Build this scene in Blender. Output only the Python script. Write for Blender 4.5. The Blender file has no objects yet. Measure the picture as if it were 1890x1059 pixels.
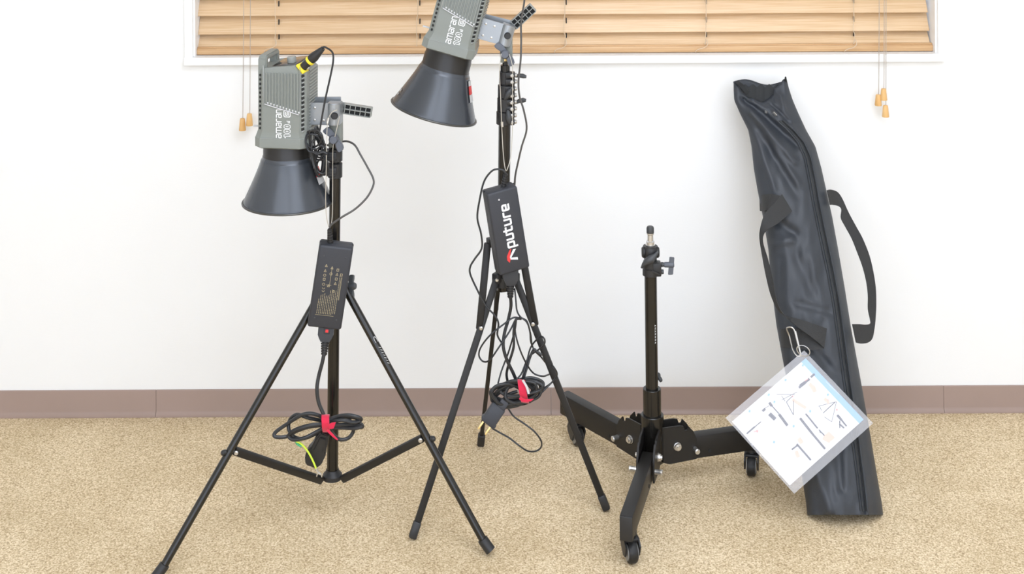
import bpy, bmesh, math, random
from mathutils import Vector, Matrix, noise
R = math.radians
random.seed(7)
SC = bpy.context.scene
COL = SC.collection
# ---------------------------------------------------------------- camera, world, lights, exposure
F, YH, H, WALL = 2390.0, -350.0, 1.397, 3.0      # focal length in pixels, horizon row, eye height, distance to the wall
ROLL = R(0.3)
cd = bpy.data.cameras.new('camera'); cam = bpy.data.objects.new('camera', cd); COL.objects.link(cam)
cd.sensor_width = 36; cd.lens = F / 1890 * 36; cd.shift_y = -(529.5 - YH) / 1890; cd.clip_start = .05
cam.matrix_world = Matrix.Translation((0, 0, H)) @ Matrix.Rotation(ROLL, 4, 'Y') @ Matrix.Rotation(R(90), 4, 'X')
SC.camera = cam
w = bpy.data.worlds.new('world'); SC.world = w; w.use_nodes = True
w.node_tree.nodes['Background'].inputs[0].default_value = (.83, .905, 1.05, 1)
w.node_tree.nodes['Background'].inputs[1].default_value = 3.0
def area(name, loc, rot, sx, sy, power, col=(1, 1, 1)):
    l = bpy.data.lights.new(name, 'AREA'); l.shape = 'RECTANGLE'; l.size = sx; l.size_y = sy; l.energy = power; l.color = col
    o = bpy.data.objects.new(name, l); COL.objects.link(o); o.location = loc; o.rotation_euler = rot; return o
area('ceiling_lamp', (0.40, 1.2, 2.46), (0, 0, 0), 1.4, 1.3, 36, (.83, .905, 1.05))
area('ceiling_lamp', (-.9, -.4, 2.46), (0, 0, 0), 2.2, 1.4, 27, (.83, .905, 1.05))
area('tilted_ceiling_panel', (1.3, .1, 2.2), (Vector((-.4, 2.7, .6)) - Vector((1.3, .1, 2.2))).to_track_quat('-Z', 'Y').to_euler(), 1.9, .9, 16, (.83, .905, 1.05))
vs = SC.view_settings; vs.view_transform = 'Standard'; vs.look = 'None'; vs.gamma = 1; vs.use_curve_mapping = False
vs.exposure = -0.13

# ---------------------------------------------------------------- helpers
ca, sa = math.cos(ROLL), math.sin(ROLL)
def UV(x, y):
    u, v = x - 945, y - YH
    return u * ca - v * sa, u * sa + v * ca
def P(x, y, d):
    u, v = UV(x, y)
    return Vector((u * d / F, d, H - v * d / F))
def G(x, y, z=0.0):
    u, v = UV(x, y); d = F * (H - z) / v
    return Vector((u * d / F, d, z))
PATHD = lambda pts, d: [P(p[0], p[1], p[2] if len(p) > 2 else d) for p in pts]

def lin(c):
    return tuple(((v / 255) / 12.92 if v / 255 <= .04045 else ((v / 255 + .055) / 1.055) ** 2.4) for v in c) + (1,)
def mat(name, rgb, rough=.5, metal=0, spec=.5, bump=None, var=None, alpha=1, trans=0, coat=0, sheen=0):
    m = bpy.data.materials.new(name); m.use_nodes = True; nt = m.node_tree; b = nt.nodes['Principled BSDF']
    b.inputs['Base Color'].default_value = lin(rgb); b.inputs['Roughness'].default_value = rough
    b.inputs['Metallic'].default_value = metal; b.inputs['Specular IOR Level'].default_value = spec
    b.inputs['Alpha'].default_value = alpha; b.inputs['Transmission Weight'].default_value = trans
    b.inputs['Coat Weight'].default_value = coat; b.inputs['Sheen Weight'].default_value = sheen
    tc = nt.nodes.new('ShaderNodeTexCoord')
    if bump:
        sc, st, scale = bump
        mp = nt.nodes.new('ShaderNodeMapping'); mp.inputs['Scale'].default_value = scale
        n = nt.nodes.new('ShaderNodeTexNoise'); n.inputs['Scale'].default_value = sc; n.inputs['Detail'].default_value = 3
        bp = nt.nodes.new('ShaderNodeBump'); bp.inputs['Strength'].default_value = st; bp.inputs['Distance'].default_value = .002
        nt.links.new(tc.outputs['Object'], mp.inputs[0]); nt.links.new(mp.outputs[0], n.inputs['Vector'])
        nt.links.new(n.outputs['Fac'], bp.inputs['Height']); nt.links.new(bp.outputs[0], b.inputs['Normal'])
    if var:
        sc, rgb2, scale = var
        mp = nt.nodes.new('ShaderNodeMapping'); mp.inputs['Scale'].default_value = scale
        n = nt.nodes.new('ShaderNodeTexNoise'); n.inputs['Scale'].default_value = sc; n.inputs['Detail'].default_value = 4
        r = nt.nodes.new('ShaderNodeValToRGB'); r.color_ramp.elements[0].position = .35; r.color_ramp.elements[1].position = .65
        r.color_ramp.elements[0].color = lin(rgb2); r.color_ramp.elements[1].color = lin(rgb)
        nt.links.new(tc.outputs['Object'], mp.inputs[0]); nt.links.new(mp.outputs[0], n.inputs['Vector'])
        nt.links.new(n.outputs['Fac'], r.inputs[0]); nt.links.new(r.outputs[0], b.inputs['Base Color'])
    return m
M = {}
M['wall'] = mat('white_wallpaper', (243, 243, 241), .7, bump=(120, .06, (1, 1, 5)))
M['ceiling'] = mat('white_ceiling', (235, 235, 232), .8)
M['trim'] = mat('white_paint', (248, 248, 246), .4)
M['base'] = mat('beige_vinyl', (160, 138, 127), .45, var=(3, (154, 133, 121), (1, 1, 1)))
M['slat'] = mat('pale_wood', (226, 196, 158), .38, spec=.6, var=(14, (212, 177, 134), (.6, 4, 26)), bump=(60, .15, (1, 8, 30)))
M['rail'] = mat('honey_wood', (214, 176, 130), .4, var=(14, (196, 154, 108), (.6, 4, 26)))
M['tassel'] = mat('light_beech', (232, 190, 128), .45, var=(60, (218, 170, 104), (1, 1, .3)))
M['cordw'] = mat('cream_cord', (214, 192, 164), .7)
M['cordg'] = mat('taupe_cord', (176, 164, 152), .7)
M['grey'] = mat('lamp_grey', (132, 136, 130), .42, spec=.4)
M['grey2'] = mat('lamp_grey_light', (146, 149, 145), .35, spec=.5)
M['plate'] = mat('silver_grey_metal', (158, 162, 165), .32, metal=.5)
M['vent'] = mat('dark_vent', (30, 31, 30), .7)
M['reflect'] = mat('black_reflector', (68, 72, 78), .27, metal=.4, spec=.8)
M['rim'] = mat('reflector_rim', (84, 84, 82), .35, metal=.6)
M['inner'] = mat('bright_reflector', (210, 210, 210), .2, metal=.9)
M['neck'] = mat('reflector_neck', (44, 42, 40), .34, metal=.3)
M['black'] = mat('black_plastic', (38, 38, 39), .45)
M['knob'] = mat('dark_grey_plastic', (62, 64, 66), .45)
M['knobg'] = mat('grey_plastic', (92, 96, 104), .45)
M['pole'] = mat('black_metal', (29, 27, 24), .22, metal=.25, spec=.7)
M['legm'] = mat('black_paint', (36, 34, 32), .42, spec=.35)
M['steel'] = mat('steel', (208, 206, 202), .28, metal=.85)
M['brass'] = mat('brass', (236, 206, 140), .3, metal=.7)
M['cable'] = mat('black_rubber', (42, 43, 45), .38)
M['cableg'] = mat('grey_rubber', (78, 76, 74), .4)
M['wire'] = mat('steel_wire', (200, 194, 182), .4, metal=.4)
M['adapter'] = mat('charcoal_plastic', (52, 54, 60), .5, bump=(900, .15, (1, 1, 1)))
M['ink'] = mat('white_ink', (240, 240, 240), .6)
M['ink2'] = mat('gold_ink', (172, 160, 128), .6)
M['ink_hl'] = mat('pale_ink_and_highlight', (205, 205, 205), .6)  # pale print and parts, also the highlight painted on the rib lip
M['redink'] = mat('red_ink', (220, 60, 60), .6)
M['red'] = mat('red_fabric', (214, 24, 66), .75, sheen=.3)
M['redsw'] = mat('red_switch', (225, 40, 40), .4)
M['yellow'] = mat('yellow_plastic', (246, 224, 60), .45)
M['green'] = mat('green_rubber', (70, 170, 120), .5)
M['lime'] = mat('yellow_green_rubber', (206, 228, 70), .5)
M['screen'] = mat('glossy_screen', (50, 44, 40), .08, spec=.8)
M['bag'] = mat('black_nylon', (50, 54, 60), .48, spec=.5, bump=(420, .10, (1, 1, 1)))
M['bagin'] = mat('dark_lining', (30, 32, 33), .7)
M['web'] = mat('black_webbing', (44, 44, 44), .65, bump=(260, .4, (1, 1, 5)))
M['zip'] = mat('zip_tape', (58, 60, 62), .7, bump=(500, .4, (1, 1, 1)))
M['paper'] = mat('white_paper', (248, 248, 250), .5)
M['sky'] = mat('pale_blue_print', (158, 200, 240), .5)
M['dgrey'] = mat('grey_print', (112, 114, 126), .6)
M['skin'] = mat('beige_print', (242, 212, 194), .6)
M['pink'] = mat('pink_print', (240, 170, 168), .6)
M['lav'] = mat('lavender_print', (226, 226, 236), .6)
M['film'] = mat('laminate_film', (236, 236, 240), .12, alpha=.13)
M['glass'] = mat('window_glass', (235, 244, 250), .05, trans=1.0)
M['rubber'] = mat('black_tyre', (28, 28, 28), .5)
M['hubw'] = mat('wheel_hub', (130, 128, 124), .4)
# carpet: looped pile, flecked beige
def carpet():
    m = bpy.data.materials.new('beige_carpet'); m.use_nodes = True; nt = m.node_tree; b = nt.nodes['Principled BSDF']
    b.inputs['Roughness'].default_value = .95; b.inputs['Specular IOR Level'].default_value = .1
    tc = nt.nodes.new('ShaderNodeTexCoord'); L = nt.links.new
    n1 = nt.nodes.new('ShaderNodeTexNoise'); n1.inputs['Scale'].default_value = 330; n1.inputs['Detail'].default_value = 3
    n2 = nt.nodes.new('ShaderNodeTexNoise'); n2.inputs['Scale'].default_value = 7; n2.inputs['Detail'].default_value = 3
    L(tc.outputs['Object'], n1.inputs['Vector']); L(tc.outputs['Object'], n2.inputs['Vector'])
    r = nt.nodes.new('ShaderNodeValToRGB'); cr = r.color_ramp
    cr.elements[0].position = .32; cr.elements[0].color = lin((172, 148, 116))
    cr.elements[1].position = .68; cr.elements[1].color = lin((248, 232, 204))
    e = cr.elements.new(.44); e.color = lin((210, 187, 150)); e = cr.elements.new(.56); e.color = lin((230, 210, 175))
    L(n1.outputs['Fac'], r.inputs[0])
    r2 = nt.nodes.new('ShaderNodeValToRGB'); r2.color_ramp.elements[0].position = .3; r2.color_ramp.elements[1].position = .7
    r2.color_ramp.elements[0].color = (.86, .84, .80, 1); r2.color_ramp.elements[1].color = (1, 1, 1, 1)
    L(n2.outputs['Fac'], r2.inputs[0])
    mx = nt.nodes.new('ShaderNodeMix'); mx.data_type = 'RGBA'; mx.blend_type = 'MULTIPLY'; mx.inputs[0].default_value = 1
    L(r.outputs[0], mx.inputs[6]); L(r2.outputs[0], mx.inputs[7]); L(mx.outputs[2], b.inputs['Base Color'])
    v = nt.nodes.new('ShaderNodeTexVoronoi'); v.inputs['Scale'].default_value = 430; L(tc.outputs['Object'], v.inputs['Vector'])
    bp = nt.nodes.new('ShaderNodeBump'); bp.inputs['Strength'].default_value = .4; bp.inputs['Distance'].default_value = .002; bp.invert = True
    L(v.outputs['Distance'], bp.inputs['Height']); L(bp.outputs[0], b.inputs['Normal'])
    return m
M['carpet'] = carpet()

WM = {}
def TR(*a): return Matrix.Translation(Vector(a) if len(a) == 3 else a[0])
def RX(a): return Matrix.Rotation(R(a), 4, 'X')
def RY(a): return Matrix.Rotation(R(a), 4, 'Y')
def RZ(a): return Matrix.Rotation(R(a), 4, 'Z')
def frame(o, x, y, z):   # columns
    m = Matrix.Identity(4)
    for i, c in enumerate((x, y, z)):
        for j in range(3): m[j][i] = c[j]
    for j in range(3): m[j][3] = o[j]
    return m
def dirframe(p0, p1, up=(0, 0, 1)):
    z = (Vector(p1) - Vector(p0)).normalized(); u = Vector(up)
    if abs(z.dot(u)) > .98: u = Vector((0, -1, 0))
    x = u.cross(z).normalized(); y = z.cross(x)
    return frame(p0, x, y, z)
def catmull(pts, n=6, closed=False):
    pts = [Vector(p) for p in pts]; out = []; N = len(pts)
    rng = range(N) if closed else range(N - 1)
    for i in rng:
        if closed: a, b, c, d = pts[i - 1], pts[i], pts[(i + 1) % N], pts[(i + 2) % N]
        else: a, b, c, d = pts[max(i - 1, 0)], pts[i], pts[i + 1], pts[min(i + 2, N - 1)]
        for k in range(n):
            t = k / n
            out.append(.5 * ((2 * b) + (c - a) * t + (2 * a - 5 * b + 4 * c - d) * t * t + (3 * b - a - 3 * c + d) * t ** 3))
    if not closed: out.append(pts[-1])
    return out

class MB:
    def __init__(s, X=None): s.v = []; s.f = []; s.X = X or Matrix.Identity(4)
    def add(s, vs, fs, X=None):
        m = s.X @ X if X is not None else s.X
        b = len(s.v); s.v += [m @ Vector(v) for v in vs]; s.f += [[b + i for i in f] for f in fs]; return s
    def box(s, c, d, X=None, bev=0, seg=2):
        bm = bmesh.new(); bmesh.ops.create_cube(bm, size=1)
        for v in bm.verts: v.co = Vector((v.co.x * d[0], v.co.y * d[1], v.co.z * d[2]))
        if bev: bmesh.ops.bevel(bm, geom=bm.edges[:], offset=bev, segments=seg, affect='EDGES', profile=.5)
        vs = [v.co + Vector(c) for v in bm.verts]; fs = [[v.index for v in f.verts] for f in bm.faces] if not bm.verts.index_update() else 0
        bm.free(); return s.add(vs, fs, X)
    def lathe(s, prof, n=32, X=None, caps=True):
        vs = []; fs = []
        for r, z in prof:
            for k in range(n):
                a = 2 * math.pi * k / n; vs.append((r * math.cos(a), r * math.sin(a), z))
        for i in range(len(prof) - 1):
            for k in range(n):
                k2 = (k + 1) % n; fs.append([i * n + k, i * n + k2, (i + 1) * n + k2, (i + 1) * n + k])
        if caps:
            fs.append(list(range(n))[::-1]); fs.append([(len(prof) - 1) * n + k for k in range(n)])
        return s.add(vs, fs, X)
    def cyl(s, p0, p1, r0, r1=None, n=16, bev=0, X=None):
        r1 = r0 if r1 is None else r1; L = (Vector(p1) - Vector(p0)).length
        pr = [(r0, 0), (r1, L)] if not bev else [(r0 - bev, 0), (r0, bev), (r1, L - bev), (r1 - bev, L)]
        m = dirframe(p0, p1); return s.lathe(pr, n, (X @ m) if X is not None else m)
    def prism(s, poly, h, X=None, bev=0):   # poly in xy, extruded z 0..h
        bm = bmesh.new(); vs = [bm.verts.new((x, y, 0)) for x, y in poly]; f = bm.faces.new(vs)
        r = bmesh.ops.extrude_face_region(bm, geom=[f])
        for v in [g for g in r['geom'] if isinstance(g, bmesh.types.BMVert)]: v.co.z += h
        bmesh.ops.recalc_face_normals(bm, faces=bm.faces)
        if bev: bmesh.ops.bevel(bm, geom=bm.edges[:], offset=bev, segments=2, affect='EDGES')
        bm.verts.index_update(); vv = [v.co.copy() for v in bm.verts]; ff = [[v.index for v in f.verts] for f in bm.faces]; bm.free()
        return s.add(vv, ff, X)
    def tube(s, pts, r, n=8, closed=False, X=None, radii=None):
        pts = [Vector(p) for p in pts]; N = len(pts); vs = []; fs = []
        t0 = (pts[1] - pts[0]).normalized(); u = t0.orthogonal().normalized(); pt = t0
        for i, p in enumerate(pts):
            if closed: t = (pts[(i + 1) % N] - pts[i - 1]).normalized()
            else: t = (pts[min(i + 1, N - 1)] - pts[max(i - 1, 0)]).normalized()
            if t.length < .5: t = pt
            u = (u - t * u.dot(t)).normalized(); v = t.cross(u); pt = t
            rr = radii[i] if radii else r
            for k in range(n):
                a = 2 * math.pi * k / n; vs.append(p + (u * math.cos(a) + v * math.sin(a)) * rr)
        for i in range(N if closed else N - 1):
            j = (i + 1) % N
            for k in range(n):
                k2 = (k + 1) % n; fs.append([i * n + k, i * n + k2, j * n + k2, j * n + k])
        if not closed: fs += [list(range(n))[::-1], [(N - 1) * n + k for k in range(n)]]
        return s.add(vs, fs, X)
    def strip(s, A, B, th=.0012, nsm=5):   # ribbon between two edge polylines, with thickness
        A = catmull(A, nsm); B = catmull(B, nsm); n = len(A); vs = []; fs = []
        for i in range(n):
            t = A[min(i + 1, n - 1)] - A[max(i - 1, 0)]; nn = t.cross(B[i] - A[i])
            nn = nn.normalized() * th / 2 if nn.length > 1e-9 else Vector((0, th / 2, 0))
            vs += [A[i] + nn, B[i] + nn, B[i] - nn, A[i] - nn]
        for i in range(n - 1):
            for k in range(4):
                k2 = (k + 1) % 4; fs.append([i * 4 + k, i * 4 + k2, i * 4 + 4 + k2, i * 4 + 4 + k])
        fs += [[3, 2, 1, 0], [4 * n - 4, 4 * n - 3, 4 * n - 2, 4 * n - 1]]
        return s.add(vs, fs)
    def stroke(s, pts, w, X, z=0, closed=False):   # flat printed line in the xy plane of X
        pts = [Vector((p[0], p[1])) for p in pts]; n = len(pts)
        for i in range(n if closed else n - 1):
            a, b = pts[i], pts[(i + 1) % n]; d = b - a
            if d.length < 1e-9: continue
            d.normalize(); q = Vector((-d.y, d.x)) * w / 2; e = d * w * .5
            c = [a - e + q, a - e - q, b + e - q, b + e + q]
            s.n = (getattr(s, 'n', 0) + 1) % 23; s.add([(p.x, p.y, z + .000012 * s.n) for p in c], [[0, 1, 2, 3]], X)
        return s
def obj(name, mb, m, parent=None, sharp=35, kind=None, label=None):
    me = bpy.data.meshes.new(name); o = bpy.data.objects.new(name, me); COL.objects.link(o)
    base = WM[parent.name] if parent is not None else Matrix.Identity(4)
    if parent is None:
        lo = Vector([min(v[i] for v in mb.v) for i in range(3)]); hi = Vector([max(v[i] for v in mb.v) for i in range(3)])
        base = TR((lo.x + hi.x) / 2, (lo.y + hi.y) / 2, lo.z); o.matrix_world = base
    else: o.parent = parent
    inv = base.inverted(); WM[o.name] = base
    me.from_pydata([inv @ v for v in mb.v], [], mb.f); me.validate(); me.update()
    bm = bmesh.new(); bm.from_mesh(me); bmesh.ops.recalc_face_normals(bm, faces=bm.faces); bm.to_mesh(me); bm.free()
    me.polygons.foreach_set('use_smooth', [True] * len(me.polygons)); me.set_sharp_from_angle(angle=R(sharp))
    me.materials.append(m)
    if kind: o['kind'] = kind
    if label: o['label'] = label
    return o
def objs(name, mb, m, parent, **k):   # every loose piece becomes an object of its own
    par = list(range(len(mb.v)))
    def fd(i):
        while par[i] != i: par[i] = par[par[i]]; i = par[i]
        return i
    for f in mb.f:
        a = fd(f[0])
        for i in f[1:]: par[fd(i)] = a
    isl = {}
    for f in mb.f: isl.setdefault(fd(f[0]), []).append(f)
    out = []
    for fs in isl.values():
        ids = sorted({i for f in fs for i in f}); mp = {i: n for n, i in enumerate(ids)}
        b = MB(); b.v = [mb.v[i] for i in ids]; b.f = [[mp[i] for i in f] for f in fs]; out.append(obj(name, b, m, parent, **k))
    return out
def thing(name, label, cat, loc, group=None):
    o = bpy.data.objects.new(name, None); COL.objects.link(o); o.empty_display_size = .05
    o.location = loc; WM[o.name] = TR(Vector(loc)); o['label'] = label; o['category'] = cat
    if group: o['group'] = group
    return o
def tag(o, label, cat, group=None):
    o['label'] = label; o['category'] = cat
    if group: o['group'] = group
    return o

# ---------------------------------------------------------------- the room
hx0, hx1 = P(357, 60, 3).x, P(1729, 60, 3).x
hz0 = (P(357, 101, 3).z + P(1729, 101, 3).z) / 2; hz1 = 2.0
def wallbox(mb, x0, x1, y0, y1, z0, z1): mb.box(((x0 + x1) / 2, (y0 + y1) / 2, (z0 + z1) / 2), (x1 - x0, y1 - y0, z1 - z0))
mb = MB(); X0, X1, RB, CE = -2.6, 2.6, -2.4, 2.5
wallbox(mb, X0, hx0, 3, 3.14, 0, CE); wallbox(mb, hx1, X1, 3, 3.14, 0, CE)
wallbox(mb, hx0, hx1, 3, 3.14, 0, hz0 - .012); wallbox(mb, hx0, hx1, 3, 3.14, hz1, CE)
obj('wall_back', mb, M['wall'], kind='structure')
mb = MB(); wallbox(mb, X0 - .1, X0, RB, 3.14, 0, CE); obj('wall_left', mb, M['wall'], kind='structure')
mb = MB(); wallbox(mb, X1, X1 + .1, RB, 3.14, 0, CE); obj('wall_right', mb, M['wall'], kind='structure')
mb = MB(); wallbox(mb, X0 - .1, X1 + .1, RB, 3.14, CE, CE + .1); obj('ceiling', mb, M['ceiling'], kind='structure')
mb = MB(); wallbox(mb, X0 - .1, X1 + .1, RB, 3.14, -.05, 0); obj('floor', mb, M['carpet'], kind='structure')
# vinyl baseboard: strips with a coved foot
bb = bpy.data.objects.new('baseboard_back', None); COL.objects.link(bb); bb['kind'] = 'structure'; bb.location = (0, 3, 0); WM[bb.name] = TR(0, 3, 0)
seams = [X0] + [G(x, 762).x * 3 / G(x, 762).y for x in (289, 1017, 1741)] + [X1]
prof = [(0, 0), (0, .060), (-.0030, .0595), (-.0040, .056), (-.0042, .012), (-.0065, .005), (-.0115, .0015), (-.0115, 0)]
for a, b in zip(seams[:-1], seams[1:]):
    a += .0004; b -= .0004; n = len(prof)
    vs = [(a, 3 + y, z) for y, z in prof] + [(b, 3 + y, z) for y, z in prof]
    fs = [[i, (i + 1) % n, n + (i + 1) % n, n + i] for i in range(n)] + [list(range(n)), list(range(2 * n - 1, n - 1, -1))]
    obj('strip', MB().add(vs, fs), M['base'], bb, sharp=50)
# window: casing, sill, jamb, sash, pane
win = bpy.data.objects.new('window_1', None); COL.objects.link(win); win['kind'] = 'structure'; win.location = (0, 3, hz0); WM[win.name] = TR(0, 3, hz0)
cw = .020; ox0, ox1 = P(341, 110, 2.99).x, P(1742, 110, 2.99).x
mb = MB(); wallbox(mb, ox0, hx0, 2.990, 3.0, hz0, hz1 + cw); wallbox(mb, hx1, ox1, 2.990, 3.0, hz0, hz1 + cw); wallbox(mb, hx0, hx1, 2.990, 3.0, hz1, hz1 + cw)
obj('window_casing', mb, M['trim'], win)
mb = MB(); wallbox(mb, ox0, ox1, 2.984, 3.0, hz0 - .017, hz0); wallbox(mb, hx0, hx1, 2.999, 3.125, hz0 - .012, hz0); obj('window_sill', mb, M['trim'], win)
mb = MB(); wallbox(mb, hx0, hx0 + .004, 3.0, 3.12, hz0, hz1); wallbox(mb, hx1 - .004, hx1, 3.0, 3.12, hz0, hz1); wallbox(mb, hx0, hx1, 3.0, 3.12, hz1 - .004, hz1)
obj('window_jamb', mb, M['trim'], win)
mb = MB()
for x in (hx0 + .02, (hx0 + hx1) / 2, hx1 - .02): wallbox(mb, x - .018, x + .018, 3.105, 3.125, hz0, hz1)
wallbox(mb, hx0, hx1, 3.105, 3.125, hz0, hz0 + .035); wallbox(mb, hx0, hx1, 3.105, 3.125, hz1 - .035, hz1)
obj('window_sash', mb, M['plate'], win)
xm = (hx0 + hx1) / 2
for a, b in ((hx0 + .03, xm - .01), (xm + .01, hx1 - .03)):
    mb = MB(); wallbox(mb, a, b, 3.113, 3.117, hz0 + .03, hz1 - .03); obj('window_pane', mb, M['glass'], win)

# ---------------------------------------------------------------- wooden venetian blind
YB = 3.040
blind = thing('wooden_blind', 'closed honey wood venetian blind hanging in the white window recess', 'blind', (xm, YB, hz0))
bx0, bx1 = P(363, 60, YB - .02).x, P(1716, 60, YB - .02).x
def slat(z, x0, x1, name='slat', tilt=52, y=YB):
    # z is the height of the low front edge
    wd, th = .050, .003; c, s = math.cos(R(tilt)), math.sin(R(tilt))
    yc, zc = y, z + wd / 2 * s
    X = frame(Vector(((x0 + x1) / 2, yc, zc)), (1, 0, 0), (0, c, s), (0, -s, c))
    return obj(name, MB().box((0, 0, 0), (x1 - x0, wd, th), X, bev=.0012), M['slat'], blind)
zs = [P(1042, y, YB - .016).z for y in (88, 61, 27)]
z = zs[2]; allz = zs[:]
while z + .0415 < hz1 - .09: z += .0415; allz.append(z)
for i, zz in enumerate(allz):
    j = .002 * math.sin(i * 2.3)
    slat(zz, bx0 + (-.004 if i == 0 else j), bx1 + (.003 if i == 0 else j), tilt=(50 if i == 0 else 60 + 1.5 * math.sin(i * 1.7)))
mb = MB(); rz = hz0 + .001
X = TR(xm, YB - .001, rz + .0075)
mb.box((0, 0, 0), (bx1 - bx0 + .006, .050, .015), X, bev=.003); mb.box((0, 0, .0085), (bx1 - bx0 + .004, .040, .004), X, bev=.001)
obj('bottom_rail', mb, M['rail'], blind)
mb = MB(); wallbox(mb, bx0, bx1, YB - .03, YB + .03, hz1 - .055, hz1 - .005); obj('head_rail', mb, M['rail'], blind)
for lx in (508, 770, 1042, 1302, 1576):
    pts = []; yf = YB - .022
    xx = P(lx, 60, yf).x
    for zz in reversed(allz): pts.append((xx + random.uniform(-.002, .002), yf - .001, zz + .006)); pts.append((xx + random.uniform(-.001, .002), yf - .0025, zz - .006))
    pts = pts[:-1]
    a = P(lx, 60, yf).x
    if lx != 770: pts += [(a + .002, yf - .006, P(lx, 72, yf).z), (a + .004, yf - .009, P(lx, 80, yf).z), (a - .004, yf - .011, P(lx, 86, yf).z), (a - .017, yf - .011, P(lx, 89, yf).z), (a - .024, yf - .009, P(lx, 93, yf).z), (a - .024, yf - .004, P(lx, 97, yf).z)]
    obj('ladder_cord', MB().tube(catmull(pts, 4), .00085, 6), M['cordw'], blind)
    mb = MB()
    for zz in allz[:9]: wallbox(mb, xx + .004, xx + .0062, YB - .004, YB + .001, zz + .021, zz + .033)
    objs('cord_slot', mb, M['vent'], blind)
tas = [(450, 218, 241, 448), (462, 209, 232, 461), (1622.5, 174, 195, 1621.5), (1631.5, 163, 185, 1631.5), (1635, 194, 216, 1635)]
for k, (x0, ya, yb_, xt) in enumerate(tas):
    d = 2.972 - (.004 if k in (1, 3) else 0) - (.010 if k == 4 else 0)
    top = P(x0, -120, 2.985); a = P(xt, ya, d)
    mid = P((x0 + xt) / 2 + .3, 100, 2.977)
    pts = [Vector((top.x, 3.01, hz1 - .03)), Vector((top.x, 2.988, hz1 - .07)), top, mid, a]
    c = obj('pull_cord', MB().tube(catmull(pts, 6), .0008, 6), M['cordg'], blind)
    b = P(xt - .5, yb_, d); L = (a - b).length
    X = TR(b)
    obj('tassel', MB().lathe([(.0030, 0), (.0078, .0004), (.0082, .002), (.0058, L - .003), (.0048, L - .0005), (.0015, L)], 14, X), M['tassel'], c)

# ---------------------------------------------------------------- shared bits
def wing_knob(mb, p, axis, s=1.0, spin=0, n=16):
    p = Vector(p); ax = Vector(axis).normalized(); m = dirframe(p, p + ax) @ RZ(spin)
    mb.lathe([(.004 * s, 0), (.0065 * s, .002 * s), (.0065 * s, .014 * s), (.005 * s, .017 * s)], n, m)
    for sg in (-1, 1):
        poly = [(.002 * sg, 0), (.012 * sg, -.0045), (.019 * sg, -.0055), (.0195 * sg, .003), (.013 * sg, .006), (.002 * sg, .0055)]
        poly = [(x * s, y * s) for x, y in (poly if sg > 0 else poly[::-1])]
        mb.prism(poly, .008 * s, m @ TR(0, 0, .005 * s), bev=.0012 * s)
def bolt(mb, p, axis, r=.0035, h=.003, n=12):
    m = dirframe(p, Vector(p) + Vector(axis)); mb.lathe([(r, 0), (r, h * .6), (r * .6, h)], n, m)
def channel(mb, p0, p1, wdt, th, up=(0, -1, 0)):
    p0, p1 = Vector(p0), Vector(p1); z = (p1 - p0); L = z.length; z.normalize()
    y = Vector(up); y = (y - z * y.dot(z)).normalized(); x = y.cross(z)
    mb.box((0, 0, L / 2), (wdt, th, L), frame(p0, x, y, z), bev=min(wdt, th) * .22)

# ---------------------------------------------------------------- LED lights
FONT = {
 'a': ([[(.08, 1), (.8, 1), (.8, 0), (0, 0), (0, .5), (.8, .5)]], .8), 'm': ([[(0, 0), (0, 1), (1.4, 1), (1.4, 0)], [(.7, 1), (.7, 0)]], 1.4),
 'r': ([[(0, 0), (0, 1), (.62, 1)]], .6), 'n': ([[(0, 0), (0, 1), (.8, 1), (.8, 0)]], .8),
 'p': ([[(0, -.45), (0, 1), (.8, 1), (.8, 0), (0, 0)]], .8), 'u': ([[(0, 1), (0, 0), (.8, 0), (.8, 1)]], .8),
 't': ([[(.15, 1.3), (.15, 0), (.62, 0)], [(-.1, 1), (.6, 1)]], .62), 'e': ([[(.8, .45), (0, .45)], [(.78, 0), (0, 0), (0, 1), (.8, 1), (.8, .45)]], .8)}
def rnd(pts, r=.22):
    out = [pts[0]]
    for i in range(1, len(pts) - 1):
        a, b, c = Vector(pts[i - 1]), Vector(pts[i]), Vector(pts[i + 1])
        d1, d2 = (a - b), (c - b); q = min(r, d1.length * .45, d2.length * .45); p1 = b + d1.normalized() * q; p2 = b + d2.normalized() * q
        for t in (0, .33, .66, 1): out.append(tuple(p1.lerp(b, t).lerp(b.lerp(p2, t), t)))
    return out + [pts[-1]]
def word(mb, s, X, size, wt, gap=.42, x=0):
    for ch in s:
        st, wd = FONT[ch]
        for ln in st: mb.stroke([(a * size + x, b * size) for a, b in rnd(ln)], wt, X)
        x += (wd + gap) * size
    return x

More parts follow.
